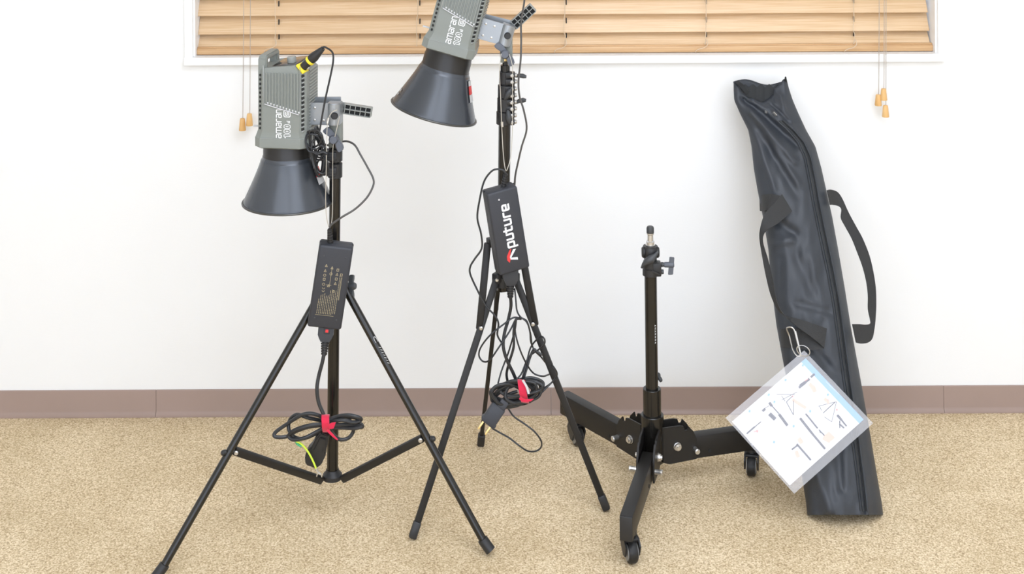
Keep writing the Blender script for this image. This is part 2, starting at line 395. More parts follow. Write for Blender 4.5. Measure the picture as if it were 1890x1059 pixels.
def led_light(label, BM, joint, lever_ang, stand_top, neck_brass, ext=0.0):
    """BM: matrix of the lamp head (z towards its back, y away from the camera); joint: hinge point"""
    t = thing('led_studio_light', label, 'light', stand_top, 'grey LED studio lights')
    hw, hd = .0485, .052
    def ring(z, ix=0, c=.013, lx=0, rx=0, zr=None):
        a, b = hw - ix, hd - ix; zr = z if zr is None else zr
        pts = [(-a - lx + c, -b), (a + rx - c, -b), (a + rx, -b + c), (a + rx, b - c), (a + rx - c, b), (-a - lx + c, b), (-a - lx, b - c), (-a - lx, -b + c)]
        return [(x, y, z + (zr - z) * (x + hw) / (2 * hw)) for x, y in pts]
    rings = [ring(.0008, .003, .013, .006, .004), ring(.003, .0, .013, .0065, .004), ring(.0205, 0, .013, .0065, .004), ring(.022, .0005, .013, .006, .0035), ring(.036, .0, .012, 0, 0), ring(.1530, 0, .012, 0, 0, .149), ring(.1560, .0025, .012, 0, -.014, .1655)]
    vs = [v for r in rings for v in r]; fs = [list(range(8))[::-1], [len(rings) * 8 - 8 + k for k in range(8)]]
    for i in range(len(rings) - 1):
        for k in range(8): fs.append([i * 8 + k, i * 8 + (k + 1) % 8, i * 8 + 8 + (k + 1) % 8, i * 8 + 8 + k])
    obj('body', MB(BM).add(vs, fs), M['grey'], t, sharp=25)
    # front bezel seam
    obj('flange_seam', MB(BM).box((-.001, -hd - .0001, .0212), (.080, .0008, .0010)), M['grey2'], t)
    # heat sink ribs on the face
    n = 11; x0, x1 = -.028, .034; mb = MB(BM)
    for i in range(n):
        x = x0 + (x1 - x0) * i / (n - 1); zb = .089 - .017 * i / (n - 1)
        mb.box((x, -hd - .0005, (zb + .1495) / 2), (.0036, .0036, .1495 - zb), bev=.0009, seg=1)
    objs('heat_sink_rib', mb, M['grey'], t)
    mb = MB(BM); mb.prism([(x0 - .004, .0895), (x1 + .003, .0705), (x1 + .003, .0685), (x0 - .004, .0875)], .0026, frame(Vector((0, -hd + .0002, 0)), (1, 0, 0), (0, 0, 1), (0, -1, 0)), bev=.0005)
    for i in range(n): mb.box((x0 + (x1 - x0) * i / (n - 1) + .003, -hd - .001, .0905 - .0170 * i / (n - 1)), (.0028, .003, .004), bev=.0008, seg=1)
    obj('rib_edge_highlight', mb, M['ink_hl'], t)  # lip coloured pale to paint in the highlight along the rib ends
    mb = MB(BM); mb.box((-.0345, -hd - .0008, .125), (.0026, .0016, .076), bev=.0004); mb.box((.0385, -hd - .0004, .115), (.0012, .0012, .095))
    objs('edge_line', mb, M['grey2'], t)
    # vents, left and right
    s2 = math.sqrt(.5)
    for sx in (1, -1):
        mb = MB(BM)
        for i in range(13):
            zc = .040 + i * .0086
            if sx > 0: mb.box((0, 0, 0), (.0062, .004, .0050), frame(Vector((hw - .006, -hd + .006, zc)), (s2, s2, 0), (-s2, s2, 0), (0, 0, 1)), bev=.0008, seg=1)
            else: mb.box((-hw + .0065, -hd + .0055, zc), (.0045, .005, .0045), bev=.0008, seg=1)
        o = obj('vent_slot', mb, M['vent'], t); o['kind'] = 'stuff'
        mb = MB(BM)
        for i in range(13):
            zc = .0362 + i * .0086
            if sx > 0: mb.box((0, 0, 0), (.0070, .0052, .0026), frame(Vector((hw - .006, -hd + .006, zc)), (s2, s2, 0), (-s2, s2, 0), (0, 0, 1)) @ RY(-25), bev=.0008, seg=1)
        for i in range(20):
            if sx > 0: mb.box((hw + .0006, .006, .034 + i * .0061), (.0024, .056, .0028), RX(0), bev=.0008, seg=1)
        if sx > 0: o = obj('vent_fin', mb, M['grey2'], t); o['kind'] = 'stuff'
    # little release lever at the left
    obj('release_lever', MB(BM).box((-hw - .006, -.020, .037), (.020, .006, .003), bev=.001), M['ink_hl'], t)
    # carry handle
    hx = -hw + .0175
    mb = MB(BM)
    poly = [(-.046, .112), (-.033, .112), (-.033, .171), (.026, .171), (.026, .144), (.040, .144), (.040, .174), (.033, .1805), (-.039, .1805), (-.046, .174)]
    mb.prism(poly, .017, frame(Vector((hx - .0165, 0, 0)), (0, 1, 0), (0, 0, 1), (1, 0, 0)), bev=.002)
    obj('carry_handle', mb, M['grey'], t)
    # back control panel
    XT = BM @ frame(Vector((.006, 0, .1612)), (math.cos(R(7)), 0, math.sin(R(7))), (0, 1, 0), (-math.sin(R(7)), 0, math.cos(R(7))))
    obj('control_screen', MB(XT).box((-.002, .002, .0006), (.050, .082, .003), bev=.001), M['screen'], t)
    d_ = obj('control_dial', MB(XT).lathe([(.0085, 0), (.009, .001), (.009, .011), (.0078, .0125)], 20, TR(.008, -.022, .0015)), M['grey2'], t)
    # power socket and plug
    dr = Vector((.72, -.12, .68)).normalized(); sp = Vector((.039, -.037, .157))
    XS = BM @ dirframe(sp, sp + dr)
    obj('power_socket', MB(XS).box((0, 0, 0), (.024, .022, .006), bev=.002), M['yellow'], t)
    # name printing
    XP = BM @ frame(Vector((0, -hd - .0004, 0)), (0, 0, 1), (-1, 0, 0), (0, -1, 0))
    mb = MB(); size = .0088
    XW = XP @ TR(.0235, -.0015, 0) @ Matrix.Diagonal((.88, 1.08, 1, 1))          # local x runs up the lamp, y to the left
    word(mb, 'amaran', XW, .0088, .0017, gap=.36)
    W2 = XP @ TR(.0235, -.0195, 0) @ Matrix.Diagonal((1.17, 1.25, 1, 1))
    for k in range(3):
        xx = .0002 + k * .0078
        if k == 0: loops = [[(.0, .0078), (.0025, .0098), (.0052, .0098), (.0052, 0), (.0022, 0), (.0022, .0070)]]
        else: loops = [[(.0014, 0), (.0050, 0), (.0064, .0020), (.0064, .0078), (.0050, .0098), (.0014, .0098), (0, .0078), (0, .0020)], [(.0030, .0032), (.0034, .0032), (.0034, .0066), (.0030, .0066)]]
        for L in loops: mb.stroke([(a + xx, b) for a, b in L], .00095, W2, closed=True)
    mb.stroke([(.0252, .0008), (.0282, .0008), (.0282, .0055)], .0009, W2); mb.stroke([(.0282, .0032), (.0252, .0032), (.0252, .0008)], .0009, W2)
    bx = [(.0365, 0), (.0440, 0), (.0455, .0015), (.0455, .0085), (.0440, .0100), (.0365, .0100), (.0350, .0085), (.0350, .0015)]
    mb.stroke(bx, .0013, W2, closed=True)
    mb.stroke(rnd([(.0375, .0028), (.0430, .0028), (.0430, .0050), (.0375, .0050), (.0375, .0072), (.0430, .0072)], .0008), .0012, W2)
    obj('name_print', mb, M['ink'], t)
    # reflector
    BH = BM; BM = BM @ TR(0, 0, -ext)
    prof = [(.0480, .001), (.0490, -.003), (.0490, -.021), (.0500, -.023)]
    obj('reflector_neck', MB(BM).lathe([(.046, .001 + ext), (.0480, .001 + ext)] + prof, 56, caps=False), M['neck'], t)
    cone = [(.0500, -.023), (.0508, -.027)]
    for i in range(14):
        f = i / 13; z0 = -.030 - f * .078; r0 = .0528 + .0325 * f ** 1.12
        cone += [(r0, z0), (r0 + .0013, z0 - .0025)]
    cone += [(.0875, -.1135)]
    rf = obj('reflector', MB(BM).lathe(cone + [(.0872, -.1137), (.0835, -.1085), (.0505, -.032), (.046, -.020)], 72, caps=False), M['reflect'], t, sharp=60)
    lip = [Vector((.0885 * math.cos(a), .0885 * math.sin(a), -.1150)) for a in [2 * math.pi * k / 72 for k in range(72)]]
    obj('reflector_lip', MB(BM).tube(lip, .0022, 8, closed=True), M['rim'], rf)
    obj('reflector_lining', MB(BM).lathe([(.0822, -.109), (.0492, -.033), (.045, -.019), (.02, -.018)], 56, caps=False), M['inner'], rf)
    obj('led_lens', MB(BM).lathe([(.020, -.016), (.019, -.021), (.010, -.0235)], 24), M['yellow'], t)
    def patch(a0, a1, zt, zb, m, nm, off=.0022):
        vs = []; fs = []; K, J = 6, 8
        for i in range(K + 1):
            f = i / K; z_ = zt + (zb - zt) * f; ff = min(1, max(0, (-z_ - .030) / .078)); rr = .0528 + .0325 * ff ** 1.12 + off
            for j in range(J + 1):
                a = R(a0 + (a1 - a0) * j / J); vs.append((rr * math.cos(a), rr * math.sin(a), z_))
        for i in range(K):
            for j in range(J): fs.append([i * (J + 1) + j, i * (J + 1) + j + 1, (i + 1) * (J + 1) + j + 1, (i + 1) * (J + 1) + j])
        obj(nm, MB(BM).add(vs, fs), m, rf)
    patch(-17, 6, -.034, -.044, M['ink_hl'], 'warning_sticker'); patch(-17, 6, -.0442, -.060, M['redink'], 'warning_sticker'); patch(-17, 6, -.0602, -.074, M['ink_hl'], 'warning_sticker')
    for q in range(3):
        patch(-171 + q * 4.5, -169 + q * 4.5, -.083 - q * .001, -.088 - q * .001, M['ink_hl'], 'small_print'); patch(-169 + q * 4.0, -167 + q * 4.0, -.093, -.097, M['ink_hl'], 'small_print')
    BM = BH
    # mounting plate fixed to the right side (turns with the head)
    jl = BM.inverted() @ Vector(joint)
    zc = .063; px0 = hw + .001; px1 = jl.x - .012; zt, zb = zc + .0215, zc - .0215
    yp = -.010
    mb = MB(BM); mb.prism([(px0 - .004, zb), (px1 + .006, zb), (px1 + .006, zt), (px0 - .004, zt)], .004, frame(Vector((0, yp, 0)), (1, 0, 0), (0, 0, 1), (0, -1, 0)), bev=.0008)
    mb.prism([(px0 - .004, zb + .004), (px1 + .02, zb + .004), (px1 + .02, zt + .006), (px0 - .004, zt + .004)], .004, frame(Vector((0, yp + .032, 0)), (1, 0, 0), (0, 0, 1), (0, -1, 0)), bev=.0008)
    pl = obj('mount_plate', mb, M['plate'], t)
    mb = MB(BM)
    for a in (.008, .026):
        for b in (.012, -.012): bolt(mb, Vector((px0 + a, yp - .004, zc + b)), (0, -1, 0), .0024, .0012)
    objs('plate_screw', mb, M['steel'], pl)
    # knuckle (U-shaped, turns with head)
    mb = MB(BM)
    arc = []
    for k in range(13):
        a = R(180 - k * 15); arc.append((jl.x + .001 + .0135 * math.cos(a), -.0135 * math.sin(a)))
    poly = [(jl.x - .0125, .018)] + arc + [(jl.x + .0145, .018)]
    mb.prism([(x, y) for x, y in poly], zt - zb, frame(Vector((0, yp + .004, zb)), (1, 0, 0), (0, 1, 0), (0, 0, 1)), bev=.0015)
    obj('hinge_knuckle', mb, M['plate'], t)
    # vertical spigot holder
    j = Vector(joint); s0 = Vector(stand_top)
    mb = MB(); hgt = j.z - s0.z
    mb.box((0, 0, 0), (.0255, .026, hgt + .012), TR((j.x + s0.x) / 2 + .001, s0.y + .003, s0.z + (hgt + .012) / 2), bev=.004, seg=3)
    mb.box((0, 0, 0), (.008, .020, .010), TR(j.x - .009, s0.y, s0.z - .002), bev=.002)
    obj('spigot_holder', mb, M['grey'], t)
    mb = MB(); wing_knob(mb, (s0.x + .0, s0.y - .010, s0.z + .012), (0, -1, .1), 1.4, spin=-52); obj('locking_knob', mb, M['knobg'], t)
    kp = j + Vector((.002, -.016, -.002))
    obj('hinge_bolt', MB().lathe([(.003, 0), (.003, .006), (.0065, .0065), (.007, .012), (.0055, .0145)], 18, dirframe(kp, kp + Vector((0, -1, 0)))), M['black'], t)
    # tilt lever: long paddle with a grid of recesses
    a = R(lever_ang); ex = Vector((math.cos(a), 0, math.sin(a))); ez = Vector((-math.sin(a), 0, math.cos(a)))
    LX = frame(j + Vector((.006, .012, .006)), ex, (0, 1, 0), ez); L = .066
    mb = MB(LX)
    mb.box((L / 2, .004, 0), (L, .006, .0205), bev=.002)
    for zz in (-.0095, 0, .0095): mb.box((L / 2 + .004, -.0035, zz), (L - .012, .011, .0016), bev=.0003, seg=1)
    for k in range(6): mb.box((.012 + k * .0104, -.0035, 0), (.0014, .011, .0195), bev=.0003, seg=1)
    lv = obj('tilt_lever', mb, M['grey2'], t)
    mb = MB(LX)
    for k in range(5):
        for zz in (-.0048, .0048): mb.box((.0172 + k * .0104, -.0005, zz), (.0086, .004, .0078))
    o = obj('lever_recess', mb, M['vent'], lv)
    if neck_brass: obj('brass_bushing', MB().cyl(s0 - Vector((0, 0, .004)), s0 + Vector((0, 0, .002)), .0085, n=20), M['brass'], t)
    return t, XS

D1, D2 = 2.56, 2.635
B1 = TR(P(532, 264, D1 + .004)) @ RY(.5) @ RZ(-7)
L1, XS1 = led_light('grey studio light with black reflector pointing straight down, on the left stand', B1, P(619, 206, D1), -9, P(619, 264, D1), False)
B2 = TR(P(830.5, 93.5, D2 + .004)) @ RY(15.3) @ RZ(-5)
L2, XS2 = led_light('grey studio light with tilted black reflector, cut off by the top of the photo', B2, P(935, 60, D2), 42, P(932, 108, D2), True, .012)

# ---------------------------------------------------------------- stand 1
s1 = thing('light_stand', 'black light stand with widely spread legs, under the light pointing straight down', 'light stand', G(613, 802 + 140) * 1.0)
pt, pb = P(618.5, 330, D1), P(613.5, 884, D1)
ax1 = (pt - pb).normalized()
def on1(y): return P(618.5 + (y - 330) * (613.5 - 618.5) / 554, y, D1)
obj('pole', MB().cyl(pb, on1(305), .0112, n=24), M['pole'], s1)
obj('inner_pole', MB().cyl(on1(305), on1(258), .0085, n=20), M['pole'], s1)
for ya, yb_ in ((273, 297), (300, 327)):
    a, b = on1(yb_), on1(ya); mb = MB(); X = dirframe(a, b)
    mb.lathe([(.0125, 0), (.0142, .001), (.0142, (b - a).length - .001), (.0125, (b - a).length)], 24, X)
    c = (a + b) / 2; X2 = TR(c)
    mb.box((-.006, -.010, 0), (.022, .014, .017), X2, bev=.002)
    o = obj('clamp_collar', mb, M['black'], s1)
    mb = MB(X2)
    for k in range(5): mb.box((-.006, -.0175, -.006 + k * .003), (.017, .0016, .0011))
    objs('grip_ridge', mb, M['knob'], o)
feet = [G(284, 1076), G(908, 1026), G(613, 804)]
def leg_set(root, hub, feet, zpiv, rpiv, rleg, flat=False): pass
colc = on1(530)
obj('leg_collar', MB().lathe([(.0135, 0), (.0175, .002), (.0175, .026), (.0135, .028)], 24, dirframe(colc - ax1 * .014, colc)), M['black'], s1)
hub = on1(884)
mb = MB(); mb.lathe([(.013, 0), (.019, .002), (.019, .010), (.0135, .016), (.0125, .020)], 24, dirframe(hub, hub + ax1)); obj('bottom_hub', mb, M['black'], s1)
for i, f in enumerate(feet):
    dr = (f - Vector((colc.x, colc.y, 0))); dr.z = 0; dr.normalize()
    top = colc + dr * .026
    mb = MB(); mb.tube([top + (top - f).normalized() * .008, f + (top - f).normalized() * .012], .0074, 14)
    lg = obj('leg', mb, M['pole'], s1)
    u = (top - f).normalized()
    obj('rubber_foot', MB().tube([f + u * .004 + Vector((0, 0, .006)), f + u * .03, f + u * .034], .0098, 14), M['black'], lg)
    mb = MB(); mb.box((0, 0, 0), (.016, .020, .020), frame(colc + dr * .020, dr, Vector((0, 0, 1)).cross(dr), (0, 0, 1)), bev=.002)
    obj('leg_bracket', mb, M['black'], s1)
    t_ = (.195 - f.z) / (top.z - f.z); q = f.lerp(top, t_); h2 = hub + dr * .022 + Vector((0, 0, .004)); q2 = q - dr * .010
    sd = Vector((0, 0, 1)).cross(dr)
    mb = MB(); channel(mb, h2, q2, .0145, .010, up=(0, -1, 0) if i < 2 else sd); br = obj('brace', mb, M['legm'], s1)
    tv = Vector((0, -1, 0))
    mb = MB(); bolt(mb, q2 + tv * .005 - (q2 - h2).normalized() * .006, tv, .0042, .003); objs('rivet', mb, M['steel'], br)
    mb = MB(); mb.lathe([(.003, 0), (.0052, .001), (.0052, .007), (.003, .010)], 14, dirframe(q + dr * .006 + Vector((0, 0, .002)), q + dr * .02 + Vector((0, 0, .002)))); obj('rivet_cap', mb, M['black'], br)
    if i == 1:
        mb = MB(); XL = frame(f.lerp(top, .80), u * -1, Vector((0, -1, 0)).cross(u * -1).normalized(), (0, -1, 0)) @ TR(0, .0060, 0)
        XL = XL @ TR(0, 0, .0066) @ Matrix.Diagonal((1, .75, 1, 1))
        mb.stroke([(math.cos(R(a)) * .007, .0 + math.sin(R(a)) * .0035) for a in range(60, 330, 30)], .0012, XL)
        for k in range(7): mb.stroke([(.014 + k * .0055, -.002 + .001 * (k % 2)), (.0165 + k * .0055, .0018)], .0011, XL)
        obj('leg_print', mb, M['ink_hl'], lg)
mb = MB(); mb.cyl(colc, colc + Vector((.028, -.004, .003)), .004); wing_knob(mb, colc + Vector((.026, -.004, .003)), (1, -.3, .15), 1.1, spin=70); obj('collar_knob', mb, M['knob'], s1)

# ---------------------------------------------------------------- stand 2
ft2 = [G(760, 996), G(1121, 943), G(887, 822)]
s2t = thing('light_stand', 'black light stand with narrow flat legs, under the tilted studio light', 'light stand', Vector((P(930, 500, D2).x, D2, 0)))
def on2(y): return P(932.5 + (y - 120) * (-4.0) / 380, y, D2)
obj('pole', MB().cyl(on2(535), on2(225), .0123, n=24), M['pole'], s2t)
obj('inner_pole', MB().cyl(on2(225), on2(120), .0098, n=20), M['pole'], s2t)
obj('inner_pole', MB().cyl(on2(140), on2(108), .0058, n=16), M['pole'], s2t)
cz = [(131, 155, .0125, 4), (156, 180, .0145, 0), (180, 205, .0155, 3), (205, 229, .0170, -2)]
for k, (ya, yb_, rr, sh) in enumerate(cz):
    a, b = on2(yb_), on2(ya); L = (b - a).length
    mb = MB(); mb.lathe([(rr - .001, .0004), (rr, .0012), (rr, L - .001), (rr - .0012, L - .0003)], 24, dirframe(a, b))
    c = (a + b) / 2 + Vector((.010, -.006, 0))
    for dz in (-.0066, .0066): mb.box((0, 0, dz), (.020, .018, .0116), TR(c), bev=.0018)
    o = obj('clamp_collar', mb, M['black'], s2t)
    mb = MB()
    for dz in (-.0066, .0066): bolt(mb, c + Vector((.004, -.009, dz)), (0, -1, 0), .0038, .003)
    for dz in (-.0066, .0066): bolt(mb, c + Vector((.010, -.001, dz)), (1, -.2, 0), .0044, .005)
    objs('clamp_bolt', mb, M['steel'], o)
    mb = MB()
    if k % 2 == 0: kp = c + Vector((.010, 0, .004)); Xk = frame(kp, (.95, -.2, .05 if k == 0 else .35), (0, 1, 0), (-.2, 0, .95))
    else: kp = c + Vector((-.001, -.012, .002)); Xk = frame(kp, ((-.55, 0, -.83) if k == 1 else (-.15, 0, .98)), (0, 1, 0), (.83, 0, -.55) if k == 1 else (.98, 0, .15))
    mb.X = Xk
    if k % 2 == 0: mb.tube([(0, 0, 0), (.010, 0, .001), (.018, 0, 0), (.024, 0, -.002)], .004, 10, radii=[.003, .0046, .0052, .0030])
    else: mb.tube([(-.010, -.002, 0), (-.004, -.003, 0), (.004, -.003, 0), (.014, -.002, 0), (.018, -.001, 0)], .004, 10, radii=[.003, .0055, .0062, .0045, .002])
    obj('clamp_knob', mb, M['knob'], s2t)
c2 = P(929, 448, D2); cl = P(928, 517, D2)
for c, nm in ((c2, 'strut_collar'), (cl, 'leg_collar')):
    obj(nm, MB().lathe([(.0135, -.012), (.019, -.010), (.019, .010), (.0135, .012)], 24, TR(c)), M['black'], s2t)
piv = [P(917, 513, 2.618), P(951, 513, 2.618), P(921, 520, 2.662)]
stt = [P(900, 448, 2.618), P(960, 448, 2.618), P(922, 446, 2.662)]
for i, f in enumerate(ft2):
    p = piv[i]; u = (p - f).normalized(); side = Vector((0, -1, 0))
    dr = (f - p); dr.z = 0; dr.normalize()
    mb = MB(); channel(mb, f + u * .015, p + u * .004, .0135 if i < 2 else .009, .009, up=side); lg = obj('leg', mb, M['legm'], s2t)
    mb = MB(); channel(mb, f + Vector((0, 0, .001)) + u * .002, f + u * .034, .0155 if i < 2 else .016, .015, up=side); obj('rubber_foot', mb, M['black'], lg)
    mb = MB(); cc = (Vector((cl.x, cl.y, p.z)) + p) / 2; dd = (p - Vector((cl.x, cl.y, p.z))); L = dd.length; dd.normalize()
    mb.box((0, 0, 0), (L + .014, .017, .020), frame(cc, dd, Vector((0, 0, 1)).cross(dd), (0, 0, 1)), bev=.003); obj('leg_bracket', mb, M['black'], s2t)
    mb = MB()
    if i < 2: bolt(mb, p + side * .0085 + Vector((0, 0, -.001)), side, .0036, .003)
    q = f.lerp(p, (P(0, 604, 2.6).z - f.z) / (p.z - f.z)); 
    if i < 2: bolt(mb, q + side * .0085, side, .0040, .003); objs('rivet', mb, M['steel'], lg)
    out = Vector((-.003, .002, 0)) if i == 0 else Vector((.004, .002, 0)) if i == 1 else Vector((0, .004, 0))
    mb = MB(); channel(mb, q + out + (q - stt[i]).normalized() * .006, stt[i], .0145 if i < 2 else .010, .013, up=side); obj('strut', mb, M['legm'], s2t)
    dd = stt[i] - Vector((c2.x, c2.y, stt[i].z)); L = dd.length; dd.normalize()
    mb = MB(); mb.box((0, 0, 0), (L, .016, .018), frame((stt[i] + Vector((c2.x, c2.y, stt[i].z))) / 2, dd, Vector((0, 0, 1)).cross(dd), (0, 0, 1)), bev=.002); obj('strut_bracket', mb, M['black'], s2t)
mb = MB(); wing_knob(mb, c2 + Vector((.018, .004, .012)), (1, 0, 0), .9, spin=30); obj('collar_knob', mb, M['knob'], s2t)

# ---------------------------------------------------------------- low rolling stand
D3 = 2.67; c3 = G(1205, 900)
s3 = thing('rolling_stand', 'low black roller stand with folding legs on casters, beside the bag', 'light stand', c3)
def z3(y, d=D3): return P(1203, y, d).z
def at3(y): p = P(1205.5 - (900 - y) * .012, y, D3); return p
obj('pole', MB().cyl(at3(725), at3(500), .0128, n=24), M['pole'], s3)
obj('pole_ring', MB().cyl(at3(720), at3(717), .0140, n=24), M['steel'], s3)
obj('socket_tube', MB().cyl(at3(770), at3(716), .0186, n=28, bev=.001), M['pole'], s3)
obj('base_tube', MB().cyl(at3(850), at3(764), .0235, n=32, bev=.001), M['pole'], s3)
mb = MB(); wing_knob(mb, at3(700) + Vector((.006, .010, 0)), (1, .5, .3), .8, spin=20); obj('base_knob', mb, M['knob'], s3)
# clamp at the top
cc = at3(494); X = TR(cc)
mb = MB(X); mb.lathe([(.0150, -.0155), (.0165, -.0145), (.0165, 0), (.0150, .0005), (.0150, .014), (.0135, .0155)], 28)
mb.box((.012, -.004, .0), (.018, .022, .028), bev=.0025); mb.prism([(0, -.002), (.020, -.010), (.021, -.007), (.004, .001)], .002, frame(Vector((-.002, -.0155, 0)), (1, 0, 0), (0, 0, 1), (0, -1, 0)))
ck = obj('pole_clamp', mb, M['black'], s3)
mb = MB(X)
for dz in (.008, -.007): mb.lathe([(.0045, 0), (.0052, .002), (.0045, .0055)], 14, dirframe((.021, -.004, dz), (.03, -.004, dz)))
objs('clamp_bolt', mb, M['knob'], ck)
mb = MB(X); mb.cyl((.021, -.005, .008), (.030, -.005, .009), .0022, n=10); obj('clamp_screw', mb, M['steel'], ck)
mb = MB(X)
m_ = dirframe((.027, -.005, .008), (.048, -.005, .008)); mb.lathe([(.0045, 0), (.0055, .002), (.0060, .019), (.0045, .021)], 14, m_)
mb.prism([(.036, -.010), (.046, -.009), (.0470, .026), (.0370, .0265)], .0045, frame(Vector((0, -.004, 0)), (1, 0, -.06), (.06, 0, 1), (0, -1, 0)), bev=.0008)
obj('clamp_knob', mb, M['knobg'], s3)
# swivel head
hc = at3(470)
mb = MB(TR(hc)); mb.lathe([(.010, -.016), (.0125, -.012), (.014, -.004), (.0165, .002), (.0165, .014), (.0150, .0165), (.0150, .0185), (.008, .019)], 28); obj('swivel_head', mb, M['black'], s3)
mb = MB(TR(hc))
for sx in (-1, 1): mb.lathe([(.011, 0), (.0115, .003), (.009, .0055)], 18, dirframe((sx * .0125, -.002, .006), (sx * .02, -.002, .006)))
objs('swivel_cap', mb, M['black'], s3)
mb = MB(TR(hc + Vector((0, -.017, -.001)))); mb.tube([(-.020, 0, -.020), (-.016, -.002, -.012), (-.009, -.005, -.005), (0, -.005, .0), (.008, -.003, .007), (.014, 0, .013)], .005, 12, radii=[.0020, .0038, .0075, .0090, .0042, .0028])
obj('swivel_lever', mb, M['knob'], s3)
b0 = hc + Vector((0, 0, .019))
mb = MB(TR(b0)); mb.lathe([(.0095, 0), (.0100, .002), (.0080, .0025), (.0080, .005), (.0088, .006), (.0088, .0085), (.0062, .010), (.0058, .022), (.0075, .0235), (.0075, .026)], 24); obj('spigot', mb, M['steel'], s3)
mb = MB(TR(b0 + Vector((0, 0, .026)))); mb.lathe([(.0075, 0), (.0078, .001), (.0078, .010), (.0062, .0135), (.002, .014)], 20); obj('spigot_cap', mb, M['knob'], s3)
# white print on the pole
mb = MB()
for k in range(7):
    a = R(-58); p = at3(597 + k * 5.2) + Vector((.01286 * math.cos(a), .01286 * math.sin(a), 0)); XW = frame(p, (math.sin(R(58)) * 0 + .84 * .6, .54, 0), (0, 0, 1), (math.cos(a), math.sin(a), 0))
    mb.stroke([(-.0018, .0012), (.0018, .0016), (.0018, -.0014), (-.0016, -.0010)] if k % 2 else [(-.0018, .0014), (.0018, 0), (-.0018, -.0014)], .0010, XW @ TR(0, 0, .0004))
obj('pole_print', mb, M['ink'], s3)
# legs with folding brackets
for ang, L in ((15, .30), (128, .280), (254.5, .30)):
    a = R(ang); dx = Vector((math.cos(a), math.sin(a), 0)); dy = Vector((-math.sin(a), math.cos(a), 0))
    X = frame(c3, dx, dy, (0, 0, 1))
    mb = MB(X); mb.box(((.052 + L) / 2, 0, .0765), (L - .052, .025, .046), bev=.0022); lg = obj('leg', mb, M['legm'], s3)
    obj('end_cap', MB(X).box((L + .0008, 0, .0765), (.003, .0235, .0445), bev=.001), M['black'], lg)
    mb = MB(X); mb.lathe([(.0036, 0), (.0036, .027)], 12, dirframe((.121, -.0135, .066), (.121, .0135, .066))); obj('leg_hole', mb, M['vent'], lg)
    poly = [(.016, .058), (.030, .053), (.090, .056), (.092, .074), (.090, .098), (.083, .114), (.072, .126), (.069, .118), (.064, .118), (.061, .127), (.052, .129), (.024, .129), (.016, .129)]
    mb = MB(X)
    for sy in (-.0185, .0145): mb.prism(poly, .004, frame(Vector((0, sy + .004, 0)), (1, 0, 0), (0, 0, 1), (0, -1, 0)), bev=.0006)
    mb.prism([(.014, .070), (.044, .080), (.052, .090), (.049, .098), (.036, .101), (.020, .128), (.014, .130)], .003, frame(Vector((0, -.0145, 0)), (1, 0, 0), (0, 0, 1), (0, -1, 0)), bev=.0006)
    br = obj('leg_bracket', mb, M['legm'], s3)
    mb = MB(X)
    for s, z_ in ((.047, .088),):
        for sg in (-1, 1):
            m_ = dirframe((s, sg * .0185, z_), (s, sg * .03, z_)); mb.lathe([(.0085, 0), (.0085, .0015), (.0075, .002), (.0070, .006), (.0045, .0065), (.0042, .009)], 12, m_)
    objs('pivot_bolt', mb, M['steel'], br)
    mb = MB(X)
    for sg in (-1, 1): mb.lathe([(.0050, 0), (.0050, .012), (.0056, .013), (.0056, .0165), (.004, .0180)], 14, dirframe((.086, sg * .016, .078), (.086, sg * .03, .078)))
    objs('lock_pin', mb, M['steel'], br)
    # caster
    cs = c3 + dx * (L - (.078 if ang == 15 else .037)); sw = {15: Vector((-.25, -1, 0)), 128: Vector((.35, -1, 0)), 254.5: Vector((.2, -1, 0))}[ang].normalized(); sd = Vector((-sw.y, sw.x, 0))
    CX = frame(Vector((cs.x, cs.y, 0)) + sw * .010, sw, sd, (0, 0, 1))
    mb = MB(CX); mb.lathe([(.008, .0475), (.013, .048), (.013, .0535)], 20, TR(-.010, 0, 0)); mb.cyl((-.010, 0, .040), (-.010, 0, .049), .010, .008, n=20)
    mb.prism([(-.024, .034), (-.018, .044), (.002, .044), (.014, .034), (.006, .014), (-.004, .012), (-.020, .024)], .003, frame(Vector((0, .0150, 0)), (1, 0, 0), (0, 0, 1), (0, -1, 0)), bev=.0006)
    mb.prism([(-.024, .034), (-.018, .044), (.002, .044), (.014, .034), (.006, .014), (-.004, .012), (-.020, .024)], .003, frame(Vector((0, -.0120, 0)), (1, 0, 0), (0, 0, 1), (0, -1, 0)), bev=.0006)
    mb.box((-.009, 0, .0415), (.026, .028, .006), bev=.002)
    cst = obj('caster', mb, M['black'], lg)
    mb = MB(CX); mb.lathe([(.014, -.0085), (.0185, -.008), (.0200, -.005), (.0200, .005), (.0185, .008), (.014, .0085)], 28, frame(Vector((0, 0, .0202)), (1, 0, 0), (0, 0, 1), (0, -1, 0)))
    obj('caster_wheel', mb, M['rubber'], s3)
    mb = MB(CX); mb.lathe([(.004, -.0105), (.0145, -.0102), (.0145, .0102), (.004, .0105)], 24, frame(Vector((0, 0, .0202)), (1, 0, 0), (0, 0, 1), (0, -1, 0)))
    obj('wheel_hub', mb, M['hubw'], s3)

